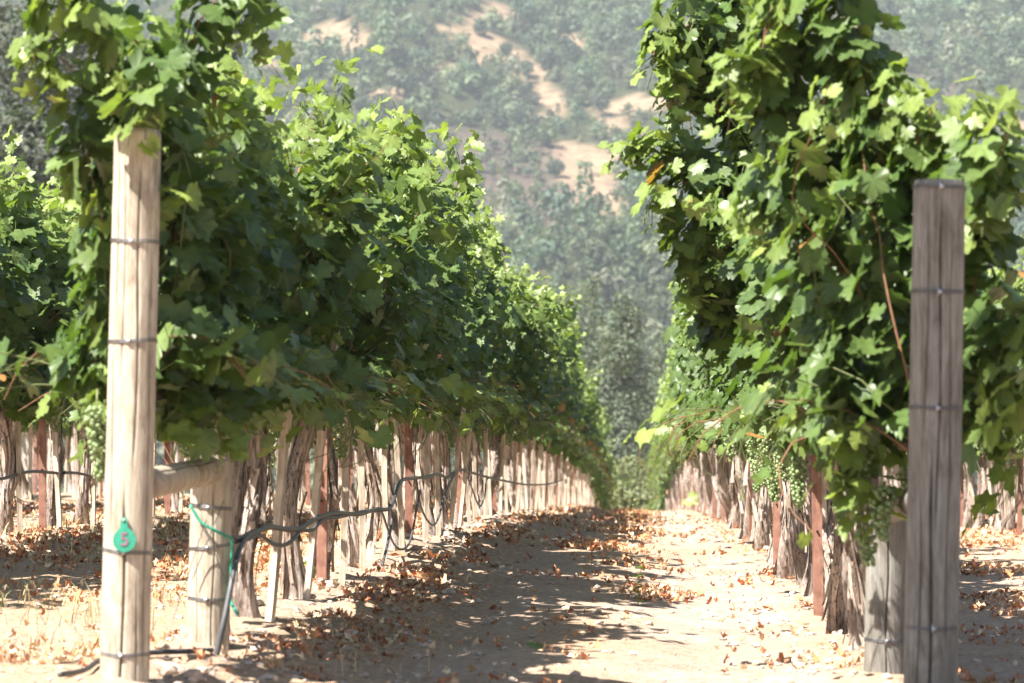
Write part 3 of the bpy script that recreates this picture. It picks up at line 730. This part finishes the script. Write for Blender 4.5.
# ---- shared vines
MID = [build_vine(np.random.default_rng(100 + i), -.74, .74, hi=True, clusters=2, ztop=2.5, width=.27, per_m=25, clump=[(0,), (-.2, .1), (.25,), (-.05, .3), (.1,)][i], xlean=[.25, .1, .3, .0, -.2][i], skirt=.30, zlow=.77) for i in range(5)]
FAR = [build_vine(np.random.default_rng(120 + i), -.74, .74, hi=False, clusters=0, ztop=2.5, width=.28, per_m=21, clump=[(0,), (.2,), (-.2,), (.1,)][i], xlean=[.2, -.1, .25, 0][i], skirt=.33, leaf=.14, zlow=.77) for i in range(4)]
used = set()
def put(kind, protos, loc, rz, sc):
    i = int(rng.integers(len(protos))); p = protos[i]
    if (kind, i) in used: o = copy_tree(p)
    else: used.add((kind, i)); o = p
    o.location = loc; o.rotation_euler = (rng.normal(0, .02), rng.normal(0, .03), rz); o.scale = sc; return o
def hscale(d): return float(np.interp(d, [10, 20, 35, 60, 110], [1.0, 1.04, 1.12, 1.18, 1.24]))
PLACE = {'L1': (LV0, 6, 118), 'R1': (RV0, 6, 118), 'L2': (13.6, 0, 62), 'L3': (24, 0, 62), 'L4': (34, 0, 60), 'R2': (23.5, 0, 80), 'R3': (44, 0, 75)}
ROWNAME = {'L1': "behind the green-tagged end post", 'R1': "behind the bare grey end post", 'L2': "in the row left of the tagged post", 'L3': "two rows left of the tagged post",
           'L4': "three rows left of the tagged post", 'R2': "in the row right of the grey end post", 'R3': "two rows right of the grey end post"}
SEEN0 = {'L2': 20.6, 'R2': 28.5}
vine_pos = {}
for row, (d0, k0, dend) in PLACE.items():
    k = k0; seen = 0; vine_pos[row] = [d0 + SP * i for i in range(k0)]
    while d0 + SP * k < dend:
        d = d0 + SP * k + rng.normal(0, .06); l = rowpos(row, d); vine_pos[row].append(d)
        near = d < 34 and row in ('L1', 'R1', 'L2', 'R2')
        hs = hscale(d) * rng.uniform(.88, 1.08) * (1.08 if row == 'R1' else 1)
        v = put('m' if near else 'f', MID if near else FAR, l, rng.normal(0, .06), (rng.uniform(.88, 1.12) * (1.2 if row == 'R1' else 1), 1, hs))
        if row in ('L1', 'R1'):
            lab = f"grapevine with shaggy trunk, {ORD[k]} {ROWNAME[row]}" if k < 12 else f"distant grapevine in the run of foliage far {ROWNAME[row]}"
        elif row in SEEN0 and d > SEEN0[row] and seen < 5:
            lab = f"grapevine {ROWNAME[row]}, {ORD[seen]} one inside the photo's edge"; seen += 1
        elif row in ('L2', 'R2'): lab = f"grapevine {ROWNAME[row]}, farther along"
        else: lab = f"distant grapevine seen between trunks, {ROWNAME[row]}"
        tag(v, lab, "grapevine", VINE_GRP[row] + (", farther part" if 'istant' in lab or 'farther' in lab else ""))
        k += 1

# ------------------------------------------------------------------ stakes and steel posts
def stake_mb(r, H=1.25):
    mb = MB(); w = .0155; z = np.linspace(-.1, H, 7); ring = []
    for i, zz in enumerate(z):
        j = r.normal(0, .0012, (4, 2)); lx = .008 * math.sin(i * 1.1 + r.uniform(0, 1))
        for (a, b), q in zip(((-1, -1), (1, -1), (1, 1), (-1, 1)), j): ring.append((a * w + q[0] + lx, b * w + q[1], zz))
    V = np.array(ring); i = np.arange(6)[:, None] * 4; j = np.arange(4)[None]; j2 = (j + 1) % 4
    Q = np.stack([i + j, i + j2, i + 4 + j2, i + 4 + j], -1).reshape(-1, 4)
    mb.add(V, [Q, np.array([[24, 25, 26, 27]])]); return mb
STK = [stake_mb(np.random.default_rng(i), 1.15 + .05 * i).build("wooden_stake", M_STAKE, smooth=False) for i in range(4)]
stk_used = set()
for row, ds in vine_pos.items():
    for i, d in enumerate(ds):
        if (row not in ('L1', 'R1') and d > 58) or (row in ('L1', 'R1') and i == 0): continue
        j = int(rng.integers(4)); o = STK[j] if j not in stk_used else STK[j].copy()
        if j in stk_used: COL.objects.link(o)
        stk_used.add(j)
        off = .075 if row != 'R1' else .02
        l = rowpos(row, d - (.10 if row != 'R1' else -.12), off + rng.normal(0, .015)); o.location = (l[0], l[1], l[2] - .03)
        o.rotation_euler = (rng.normal(0, .06), rng.normal(0, .06), rng.uniform(-.4, .4))
        if row in ('L1', 'R1') and i < 12:
            lab = f"pale wooden stake by the {ORD[i]} vine {ROWNAME[row]}" ; gg = "wooden stakes beside the vines"
        elif row in SEEN0 and 0 <= (ii := int((d - SEEN0[row]) // SP)) < 5:
            lab = f"wooden stake {ROWNAME[row]}, {ORD[ii]} inside the photo's edge"; gg = "wooden stakes beside the vines"
        else: lab = f"thin pale wooden stake far along, {ROWNAME[row]}"; gg = "far wooden stakes " + ROWNAME[row]
        tag(o, lab, "stake", gg)
def steel_mb(H=1.5):
    mb = MB(); w = .0245; t = .004; d_ = .016
    mb.add(*box(2 * w, t, H + .1, (0, 0, H / 2 - .05)))
    for s in (-1, 1): mb.add(*box(t, d_, H + .1, (s * (w - t / 2), -d_ / 2 - t / 2 - .0005, H / 2 - .05)))
    for s in (-1, 1): mb.add(*box(.010, t, H + .1, (s * (w - .009), -d_ - t - .001, H / 2 - .05)))
    return mb
M_DARK = plain("slot_dark", (.03, .02, .018), .9)
proto = empty("steel_post"); steel_mb().build("channel", M_RUST, proto, smooth=False); 
bt = MB(); bt.add(*tube([[0, -.012, .42], [0, .014, .42]], .006, 8)); bt.build("bolt", M_DARK, proto)
first = True; METAL = {'L1': 15.57, 'R1': 15.6, 'L2': 21.4, 'L3': 27, 'L4': 36, 'R2': 29.3, 'R3': 46}
def add_steel(row, d, lab, grp, dx=0, lean=None):
    global first
    o = proto if first else copy_tree(proto); first = False
    l = rowpos(row, d, dx); o.location = l; o.rotation_euler = (rng.normal(0, .012), lean if lean is not None else rng.normal(0, .015), pi + rng.normal(0, .12)); 
    tag(o, lab, "post", grp); return o
add_steel('R1', 13.07, "thin dark rusty steel post right behind the grey brace post", "rusty steel line posts", .02, .01)
for row, m0 in METAL.items():
    n = 0; d = m0
    while d < (100 if row in ('L1', 'R1') else 58):
        if row in ('L1', 'R1') and n < 8: lab = f"rusty steel line post, {ORD[n]} full one {ROWNAME[row]}"; gg = "rusty steel line posts"
        elif n == 0 and row in ('L2', 'R2'): lab = f"nearest visible rusty steel post {ROWNAME[row]}"; gg = "rusty steel line posts"
        else: lab = f"small distant rusty steel post {ROWNAME[row]}"; gg = "far rusty posts " + ROWNAME[row]
        add_steel(row, d, lab, gg, .03 if row[0] == 'L' else -.05); d += 5.5; n += 1

# ------------------------------------------------------------------ end posts and braces
def wood_post(name, base, top, R, mat, seed, bands=(), cracks=(), parent=None):
    """round weathered post from base to top with drying cracks"""
    r = np.random.default_rng(seed); base = np.array(base, float); top = np.array(top, float); L = np.linalg.norm(top - base)
    n, seg = 90, 160; t = np.linspace(0, 1, n); P = base + (top - base) * t[:, None]
    a = np.arange(seg) / seg * 2 * pi; V = np.zeros((n, seg, 3)); col = np.ones((n, seg))
    ax = (top - base) / L; u = np.cross(ax, [0, 1, 0]); u /= np.linalg.norm(u); w = np.cross(ax, u); w = -w if w[1] > 0 else w   # w faces the camera
    for i in range(n):
        rr = R * (1.03 - .05 * t[i]) * (1 + .018 * vnoise(a * 1.6, np.full(seg, t[i] * 6), seed) + .012 * np.sin(2 * a + 1 + t[i]) + .01 * vnoise(a * 9, np.full(seg, t[i] * 5), seed + 3))
        c = np.ones(seg)
        for (ca, z0, z1, dep, wd) in cracks:
            if z0 <= t[i] <= z1:
                e = min(1, (t[i] - z0) * 14, (z1 - t[i]) * 14 + .2); da = np.angle(np.exp(1j * (a - ca - .05 * math.sin(t[i] * 14 + ca * 3))))
                k = np.exp(-(da / (wd * 1.25)) ** 2) * e * (.55 + .9 * abs(vnoise(np.array([t[i] * 30]), np.array([ca * 5]), 4)[0]) + .3); rr = rr - dep * k; c = c * (1 - np.clip(.8 * k, 0, .85))
        if i == n - 1: rr *= .955
        V[i] = P[i] + (np.cos(a) * rr)[:, None] * u + (np.sin(a) * rr)[:, None] * w; col[i] = c
    V = V.reshape(-1, 3); V = np.concatenate([V, P[:1], P[-1:] + ax * .004]); C = np.repeat(np.concatenate([col.ravel(), [1, 1]])[:, None], 3, 1)
    i = np.arange(n - 1)[:, None] * seg; j = np.arange(seg)[None]; j2 = (j + 1) % seg; jj = np.arange(seg)
    Fs = [np.stack([i + j, i + j2, i + seg + j2, i + seg + j], -1).reshape(-1, 4),
          np.stack([(jj + 1) % seg, jj, np.full(seg, n * seg)], -1), np.stack([jj + (n - 1) * seg, (jj + 1) % seg + (n - 1) * seg, np.full(seg, n * seg + 1)], -1)]
    V -= base
    o = mesh_obj(name, V, Fs, mat, parent, colors=C); 
    if parent is None: o.location = tuple(base)
    return o, (u, w, ax, base, L)
def band(fr, s, R, parent, tilt=0., rw=.0019, twist=True):
    u, w, ax, base, L = fr; mb = MB(); n = 40; a = np.arange(n + 1) / n * 2 * pi
    c = ax * s
    for k in (0, 1):
        P = c + (np.cos(a) * R)[:, None] * u + (np.sin(a) * R)[:, None] * w + ((k * .007) + tilt * np.cos(a) * R + .002 * np.sin(a * 3))[:, None] * ax
        mb.add(*tube(P, rw, 6, False))
    o = mb.build("wire_wrap", M_WIRE, parent)
    st = MB(); p = c + w * (R + .001)
    st.add(*tube(spline([p + u * .004 - ax * .010 - w * .006, p + u * .004 + w * .005, p + u * .004 + ax * .014 - w * .006], 4), .0026, 6)); st.add(*box(.012, .006, .012, p + w * .002 + ax * .002))
    st.build("staple", M_ZINC, o); return o
def post_thing(name, label, base, top, R, mat, seed, bands, cracks):
    root = empty(name, tuple(base)); tag(root, label, "post")
    top_ = np.array(top) - np.array(base)
    o, fr = wood_post("post_shaft", (0, 0, 0), top_, R, mat, seed, cracks=cracks, parent=root)
    for s, tl in bands: band((fr[0], fr[1], fr[2], fr[3], fr[4]), s, R * 1.035, root, tl)
    return root, fr
def pbase(px, d, sink=.12):
    x = float(at(px, 690, d)[0]); return np.array([x, d, float(gbase(x, d)) - sink])
# left end post
bL = pbase(123.5, 10.0); tL = at(138, 130, 10.0)
def s_of(py, b, t, d):   # length along the post at image row py
    z = at(0, py, d)[2]; return (z - b[2]) / (t[2] - b[2]) * np.linalg.norm(t - b)
A = pi / 2
rootL, frL = post_thing("end_post", "pale weathered wooden end post carrying the green number tag", bL, tL, .0745, M_POST_L, 1,
    [(s_of(y, bL, tL, 9.93), t) for y, t in ((242, .03), (342, -.05), (553, .06), (656, 0))],
    [(A + .0, .02, .40, .012, .035), (A - .72, .3, .99, .010, .03), (A + .35, .42, .95, .006, .03), (A - .3, .55, .98, .005, .02), (A + 1.0, .1, .8, .008, .03), (A + .6, .03, .25, .006, .02), (A - 2.5, .1, .9, .012, .04)])
# green tag with its number
tp = at(124, 524, 10 - .082) - bL
tg = empty("number_tag"); tg.parent = rootL; tg.location = tuple(tp); tg.rotation_euler = (radians(-3), 0, radians(2))
bpy.data.objects.remove(tg)
def tag_outline():
    pts = []
    for a in np.linspace(-60, 240, 26): pts.append((.0365 * cos(radians(-a + 0)) * 1, -.047 + .036 * sin(radians(-a))))
    return pts
def tag_mesh():
    body = [(.0365 * math.sin(radians(a)), -.050 - .036 * math.cos(radians(a))) for a in np.linspace(-142, 142, 28)]
    pts = body + [(.0115, -.010), (.0105, .012), (.007, .020), (0, .022), (-.007, .020), (-.0105, .012), (-.0115, -.010)]
    pts = np.array(pts); n = len(pts); c = np.array([[0, -.045]])
    V = np.concatenate([np.c_[pts[:, 0], np.full(n, -.002), pts[:, 1]], np.c_[pts[:, 0], np.full(n, .002), pts[:, 1]], [[0, -.0028, -.045]], [[0, .002, -.045]]])
    j = np.arange(n); j2 = (j + 1) % n
    return V, [np.stack([j, j2, np.full(n, 2 * n)], -1), np.stack([j2 + n, j + n, np.full(n, 2 * n + 1)], -1), np.stack([j, j + n, j2 + n, j2], -1)]
V, Fs = tag_mesh(); V = V * 1.02
tgo = mesh_obj("number_tag", V, Fs, M_TAG, rootL, smooth=False); tgo.location = tuple(tp); tgo.rotation_euler = (radians(-4), radians(-3), radians(-4)); tgo["label"] = "green plastic number tag reading 5"
tc = bpy.data.curves.new("digit", 'FONT'); tc.body = "5"; tc.size = .058; tc.align_x = 'CENTER'; tc.align_y = 'CENTER'; tc.extrude = .0006; tc.offset = .0012
to = bpy.data.objects.new("tmp_digit", tc); COL.objects.link(to); dg = bpy.context.evaluated_depsgraph_get(); dm = bpy.data.meshes.new_from_object(to.evaluated_get(dg))
bpy.data.objects.remove(to); dm.materials.clear(); dm.materials.append(M_DIGIT)
do = bpy.data.objects.new("digit", dm); COL.objects.link(do); do.parent = tgo; do.location = (.001, -.0044, -.050); do.rotation_euler = (pi / 2, 0, 0)
nail = MB(); nail.add(*tube([[0, -.007, .012], [0, .004, .012]], [.0045, .003], 8)); nail.build("nail", M_ZINC, tgo)
# left brace post and rail
bB = pbase(207, 11.3, .2); tB = at(212, 460, 11.3)
rootB, frB = post_thing("brace_post", "shorter pale brace post with crossed wires behind the tagged post", bB, tB, .073, M_POST_L, 2,
    [(s_of(508, bB, tB, 11.23), .1), (s_of(548, bB, tB, 11.23), -.12), (s_of(600, bB, tB, 11.23), .02)], [(A + .3, .1, .9, .006, .02), (A - .5, .2, .7, .005, .02)])
e0 = at(146, 484, 10.08); e1 = at(212, 470, 11.22)
ro, _ = wood_post("brace_rail", e0, e1, .048, M_POST_L, 3, cracks=[(A, .05, .9, .004, .04)]); tag(ro, "round wooden rail bracing the tagged post to the brace post", "rail")
# right end post and brace
bR = pbase(928, 9.6); tR = at(939.5, 181, 9.6)
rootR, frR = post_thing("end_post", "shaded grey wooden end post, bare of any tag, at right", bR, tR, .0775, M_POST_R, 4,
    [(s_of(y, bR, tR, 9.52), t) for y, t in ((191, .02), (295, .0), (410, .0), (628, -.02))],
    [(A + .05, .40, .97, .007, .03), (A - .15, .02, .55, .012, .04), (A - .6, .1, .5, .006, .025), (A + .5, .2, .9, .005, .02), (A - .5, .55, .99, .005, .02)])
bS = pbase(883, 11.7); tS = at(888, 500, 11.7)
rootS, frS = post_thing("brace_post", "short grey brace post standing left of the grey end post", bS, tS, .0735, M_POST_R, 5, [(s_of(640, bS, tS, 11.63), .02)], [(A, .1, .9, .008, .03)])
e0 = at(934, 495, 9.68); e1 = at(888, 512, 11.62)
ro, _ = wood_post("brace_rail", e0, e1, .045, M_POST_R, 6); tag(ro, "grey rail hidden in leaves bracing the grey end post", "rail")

# ------------------------------------------------------------------ wires and hoses
def wire(name, pts, rad, mat, label, cat="wire", group=None, seg=6, sm=6, parent=None):
    P = spline(pts, sm) if sm > 1 else np.array(pts, float); o0 = P[0].copy()
    V, Fs = tube(P - o0, rad, seg); o = mesh_obj(name, V, Fs, mat); o.location = tuple(o0); tag(o, label, cat, group); return o
wire("brace_wire", [at(166, 640, 10.3), at(181, 596, 10.7), at(206, 520, 11.20)], .0016, M_WIRE, "thin slanting wire between tagged post's foot and brace post", sm=1)
wire("brace_wire", [at(196, 511, 11.21), at(214, 551, 11.20), at(232, 597, 11.23)], .0017, M_WIRE, "dark thin wire crossing the brace post downwards to the right", sm=1)
wire("brace_wire", [at(224, 500, 11.21), at(208, 540, 11.20), at(192, 580, 11.21)], .0017, M_WIRE, "dark thin wire crossing the brace post downwards to the left", sm=1)
wire("brace_wire", [at(872, 560, 11.6), at(882, 620, 11.6), at(893, 683, 11.58)], .0018, M_WIRE, "thin wire running down the face of the short grey brace post", sm=1)
for row, dstart, hts in (('L1', 10.07, (.86, 1.2, 1.5)), ('R1', 9.67, (.86, 1.2, 1.5)), ('L2', 14, (.86,)), ('R2', 24, (.86,))):
    for q, hgt in enumerate(hts):
        ds_ = np.arange(dstart, 58, 5.5); pts = [np.array(rowpos(row, d, .045)) + [0, 0, hgt] for d in ds_]
        wire("trellis_wire", pts, .0016, M_WIRE, f"{['lowest','middle','top'][q]} trellis wire running through the leaves {ROWNAME[row]}", group="trellis wires", sm=1, seg=5)
def dL1(px): return 1.53 * F / (VPX - px)
def hose_pts(lst, off=.06): return [at(px, py, dL1(px)) for px, py in lst]
z2 = lambda L: [(200 + x / 3.414, 420 + y / 3.414) for x, y in L]
z3 = lambda L: [(400 + x / 3.755, 400 + y / 3.755) for x, y in L]
wire("drip_hose", hose_pts(z2([(95, 388), (130, 405), (180, 385), (240, 366), (300, 374), (345, 368), (400, 335), (470, 318), (540, 322), (600, 305), (650, 298)]) + z3([(0, 310), (40, 295), (100, 290), (140, 278), (180, 290), (220, 262), (260, 270), (330, 290), (400, 305), (480, 318), (560, 315), (610, 300)])), .0115, M_HOSE,
     "long black drip hose sagging along the trunks behind the tagged post", "hose", seg=8)
wire("drip_hose", hose_pts(z2([(120, 415), (160, 408), (200, 392), (230, 410), (255, 425), (295, 425), (325, 400), (345, 378), (385, 375), (420, 340), (480, 330), (560, 312), (620, 312)])), .009, M_HOSE_G,
     "grey hose twisted around the black drip hose near the brace post", "hose", seg=8)
wire("riser_hose", [at(214, 668, 11.16), at(218, 648, 11.16), at(226, 611, 11.18), at(236, 561, 11.3), at(244, 540, 11.7), at(252, 532, 12.2)], .0105, M_HOSE_G,
     "grey riser hose coming out of the soil beside the brace post", "hose", seg=8)
wire("hose_loop", hose_pts(z2([(612, 302), (625, 325), (640, 370), (660, 420), (685, 442), (712, 425), (728, 370), (740, 300), (752, 240)])), .0075, M_HOSE_G, "drooping hose loop beside the second rusty post of the left row", "hose")
wire("hose_loop", hose_pts(z3([(60, 292), (66, 340), (78, 400), (100, 448), (125, 470), (145, 440), (160, 380), (178, 330), (205, 275)])), .008, M_HOSE_G, "drooping hose loop before the third rusty post of the left row", "hose")
wire("hose_loop", hose_pts(z3([(240, 265), (262, 310), (280, 360), (300, 400), (318, 360), (325, 300), (350, 290)])), .008, M_HOSE_G, "small hose loop farther along the left row", "hose")
wire("drain_hose", hose_pts(z2([(648, 290), (655, 340), (640, 420), (622, 500)])), .008, M_HOSE_G, "short hose hanging to the soil before the second rusty post", "hose")
wire("green_tube", [at(190, 505, 11.2), at(200, 521, 11.2), at(212, 529, 11.2), at(226, 536, 11.22), at(232, 541, 11.26), at(231, 570, 11.26), at(231, 600, 11.26), at(234, 608, 11.2), at(238, 614, 11.1)], .0055, M_GREEN,
     "thin bright green tube tied around the brace post", "tube")
wire("ground_hose", [(lambda p: p)(np.array([x, d, float(gz(x, d)) + .018])) for x, d in [(float(at(px, 660, d)[0]), d) for px, d in ((60, 10.1), (84, 10.35), (100, 10.6), (125, 10.75), (151, 10.9), (187, 11.0), (212, 11.12))]], .009, M_HOSE,
     "black hose lying on the ground behind the tagged post's foot", "hose", seg=8)
def dL2(px): return 4.1 * F / (VPX - px)
wire("drip_hose", [at(px, py, dL2(px)) for px, py in ((-60, 484), (-30, 482), (0, 479), (18, 474.5), (32, 471.5), (58, 473), (76, 473), (97, 477), (130, 478), (200, 482), (270, 485))], .011, M_HOSE,
     "black drip hose strung between trunks at the photo's left edge", "hose", seg=8)

# ------------------------------------------------------------------ litter
r = np.random.default_rng(77)
def dens_field(X, d):
    Xb = X - bend(d)
    f = (.55 + .5 * np.clip((d - 12) / 8, 0, 1)) * np.exp(-((Xb + 1.27) / .17) ** 2) + 1.0 * np.exp(-((Xb + .38) / .30) ** 2) * (.08 + .92 * np.clip((d - 18) / 8, 0, 1)) + .9 * np.exp(-((Xb + .05) / .22) ** 2 - ((d - 16.5) / 1.6) ** 2) + .28 * (Xb < -1.75) + .30 * (Xb > 1.1) + .10 * (Xb > .4) + .06
    cl = np.clip(.40 + 3.2 * fbm(X * 1.6, d * .8, 50, 3), 0.03, 1.3)
    return f * cl
def scatter(n, dmin, dmax, x0, x1, pw=1.0):
    u = r.uniform(0, 1, n); d = dmin * (dmax / dmin) ** (u ** pw); X = r.uniform(x0, x1, n); k = r.uniform(0, 1, n) < dens_field(X, d); return X[k], d[k]
X, D = scatter(190000, 9.5, 75, -7, 5.5, 1.0)
n = len(X); Z = gz(X, D)
Nn = np.stack([r.normal(0, .55, n), r.normal(0, .55, n), np.ones(n)], -1); T = r.normal(size=(n, 3))
pal = np.array([(.36, .15, .075), (.42, .21, .11), (.50, .33, .19), (.26, .11, .06), (.55, .42, .28), (.46, .17, .07)])
C = pal[r.choice(6, n, p=[.22, .24, .22, .08, .16, .08])] * r.uniform(.95, 1.35, (n, 1))
S = r.uniform(.016, .046, n) * np.clip(D / 14, 1, 1.5)
V, Fs, Cv = leaves(np.stack([X, D, Z + .012 + S * .12], -1), T, Nn, S, C, r, False)
k1 = len(OUT_LO) + 1                         # curl the dry blades up
Vr = V.reshape(n, k1, 3); rel = Vr - Vr[:, :1]; Vr[:, :, :2] -= rel[:, :, :2] * r.uniform(-.1, .55, (n, k1, 1)); Vr[:, :, 2] += .13 * S[:, None] * r.normal(size=(n, k1)) + (np.linalg.norm(rel, axis=2) ** 2 / S[:, None]) * r.uniform(-.3, .7, (n, 1))
Vr[:, :, 2] = np.maximum(Vr[:, :, 2], gz(Vr[:, :, 0], Vr[:, :, 1]) + .003)
o = mesh_obj("fallen_leaves", Vr.reshape(-1, 3), Fs, M_DRY, colors=Cv); tag(o, "rust and tan dry leaves littering the soil", "fallen leaves", kind="stuff")
# clods and stones
def clods(n):
    mb_V, mb_F, mb_C = [], [], []; u = r.uniform(0, 1, n); d = 9.8 * (60 / 9.8) ** u; X = r.uniform(-6, 4, n); Xb = X - bend(d)
    k = r.uniform(0, 1, n) < (.18 + .9 * np.exp(-((Xb + 1.3) / .35) ** 2) + .5 * np.exp(-((Xb - .65) / .25) ** 2)); X, d = X[k], d[k]; z = gz(X, d)
    IV, IF = ICO; m = len(X); s = r.uniform(.005, .020, m) * (1 + 1.6 * (r.uniform(0, 1, m) < .05) * (np.abs(X - bend(d) + 1.3) < .5))
    V = IV[None] * (1 + .22 * r.normal(size=(m, len(IV), 1))) * s[:, None, None] * np.array([1, 1, .65]) + np.stack([X, d, z + s * .25], -1)[:, None]
    Fq = (np.arange(m)[:, None, None] * len(IV) + IF[None]).reshape(-1, 3)
    C = np.repeat(np.array([.44, .36, .30]) * r.uniform(.8, 1.15, (m, 1)), len(IV), 0)
    return V.reshape(-1, 3), Fq, C
V, Fq, C = clods(14000); o = mesh_obj("soil_clods", V, Fq, M_CLOD, smooth=False, colors=C); tag(o, "pale crumbled soil clods beside the vine rows", "clods", kind="stuff")
# twigs, straw and dry grass
def blades(n, x0, x1, d0, d1, h, col, lay, seedx, clumps=None):
    rr = np.random.default_rng(seedx)
    d = d0 * (d1 / d0) ** rr.uniform(0, 1, n); X = rr.uniform(x0, x1, n)
    if clumps:
        c = rr.integers(0, len(clumps), n); cc = np.array(clumps)[c]; X = cc[:, 0] + rr.normal(0, .10, n); d = cc[:, 1] + rr.normal(0, .12, n)
    else:
        k = vnoise(X * 1.5, d * .8, 31) > -.12; X, d = X[k], d[k]
    n = len(X); z = gz(X, d); a = rr.uniform(0, 2 * pi, n); L = h * rr.uniform(.4, 1.2, n); tl = np.full(n, pi / 2 - .06) if lay else rr.uniform(.05, .7, n)
    dr = np.stack([np.cos(a) * np.sin(tl), np.sin(a) * np.sin(tl), np.cos(tl)], -1); w = .0022 * (1 + (d > 20)); sd_ = np.stack([-np.sin(a), np.cos(a), np.zeros(n)], -1)
    b = np.stack([X, d, z + .006 * lay], -1); m_ = b + dr * L[:, None] * .55; e = b + dr * L[:, None] + np.stack([np.cos(a), np.sin(a), -np.ones(n) * .6 * (1 - lay)], -1) * (L * .22)[:, None]
    ww = sd_ * np.reshape(w, (-1, 1))
    V = np.stack([b - ww, b + ww, m_ - ww * .8, m_ + ww * .8, e], 1).reshape(-1, 3); i = np.arange(n) * 5
    C = np.repeat(np.array(col) * rr.uniform(.75, 1.2, (n, 1)), 5, 0)
    return V, [np.stack([i, i + 1, i + 3, i + 2], -1), np.stack([i + 2, i + 3, i + 4], -1)], C
V, Fs, C = blades(9000, -7, -1.9, 10, 34, .10, (.50, .36, .235), 1, 5); o = mesh_obj("straw", V, Fs, M_GRASS, colors=C); tag(o, "flattened straw strewn between the left rows", "straw", kind="stuff")
V, Fs, C = blades(3500, -1.5, 2.5, 10, 45, .07, (.42, .32, .2), 1, 6); o = mesh_obj("twig_litter", V, Fs, M_GRASS, colors=C); tag(o, "small straw and twig bits on the path", "twigs", kind="stuff")
V, Fs, C = blades(4200, -6.5, -1.95, 10.3, 26, .13, (.40, .36, .18), 0, 7); o = mesh_obj("dry_grass", V, Fs, M_GRASS, colors=C); tag(o, "thin dry grass tufts between the left rows", "dry grass", kind="stuff")
tufts = [(-1.22, 11.3), (-1.30, 11.9), (-1.05, 11.5), (-1.38, 12.3), (-1.15, 12.7), (-1.32, 10.9)]
V, Fs, C = blades(55, 0, 0, 10, 11, .16, (.50, .38, .23), 0, 8, tufts); o = mesh_obj("dry_stalks", V, Fs, M_GRASS, colors=C); tag(o, "brown dry weed stalks on the berm right of the brace post", "dry stalks", kind="stuff")

def weed(name, label, x, d, H, nl, sz, seed, col=(.12, .2, .05)):
    rr = np.random.default_rng(seed); z = float(gz(x, d)); root = empty(name, (x, d, z)); tag(root, label, "weed")
    p = spline([[0, 0, -.01], [rr.normal(0, .01), 0, H * .5], [rr.normal(0, .02), 0, H]], 5); mb = MB(); mb.add(*tube(p, np.linspace(.003, .0012, len(p)), 5), (.2, .22, .08)); mb.build("stem", M_CANE, root)
    t = rr.uniform(.1, 1, nl); a = rr.uniform(0, 2 * pi, nl); P = np.stack([np.cos(a) * .012, np.sin(a) * .012, H * t], -1)
    T = np.stack([np.cos(a), np.sin(a), np.full(nl, .5)], -1); Nn = np.stack([-np.cos(a) * .4, -np.sin(a) * .4, np.ones(nl)], -1) + .2 * rr.normal(size=(nl, 3))
    V, Fs, C = leaves(P, T, Nn, rr.uniform(.6, 1.1, nl) * sz, np.tile(col, (nl, 1)) * rr.uniform(.8, 1.2, (nl, 1)), rr, False)
    mesh_obj("foliage", V, Fs, M_LEAF, root, colors=C)
def on_ground(px, py):
    rr_ = ray(px, py); t = np.arange(8, 90, .02); P = t[:, None] * rr_; k = np.nonzero(P[:, 2] < gbase(P[:, 0], P[:, 1]))[0]; return P[k[0]]
p = on_ground(638, 604); weed("weed", "small green upright weed growing in the middle of the path", p[0], p[1], .20, 26, .035, 1)
p = on_ground(308, 592); weed("weed", "low green weed at the foot of the first rusty left post", p[0], p[1], .10, 16, .05, 2)
p = on_ground(812, 590); weed("weed", "tiny weed at the base of the right row trunks", p[0], p[1], .12, 12, .035, 3)
p = on_ground(634, 532); weed("weed", "thin dry stalk standing on the path near the crest", p[0], p[1], .30, 6, .03, 4, (.4, .34, .2))
p = on_ground(532, 650); 
# a fresh green leaf lying on the path
V, Fs, C = leaves(np.array([[0, 0, .012]]), np.array([[1., .3, 0]]), np.array([[.1, -.3, 1.]]), [.075], np.array([[.12, .2, .05]]), r, True)
o = mesh_obj("green_leaf", V, Fs, M_LEAF, colors=C, loc=(p[0], p[1], float(gz(p[0], p[1])))); tag(o, "single fresh green leaf lying on the path near the camera", "leaf")

# ------------------------------------------------------------------ air
V, Q = box(1240, 1700, 470, (0, 745, 210))
m = bpy.data.materials.new("air"); m.use_nodes = True; nt = m.node_tree; nt.nodes.clear()
out = nt.nodes.new("ShaderNodeOutputMaterial"); pv = nt.nodes.new("ShaderNodeVolumePrincipled")
pv.inputs["Color"].default_value = (.84, .93, 1, 1); pv.inputs["Density"].default_value = .00021; pv.inputs["Anisotropy"].default_value = 0
nt.links.new(pv.outputs[0], out.inputs["Volume"])
o = mesh_obj("haze", V, Q, m, smooth=False); tag(o, "thin summer haze over the vineyard and mountainside", "haze", kind="stuff")
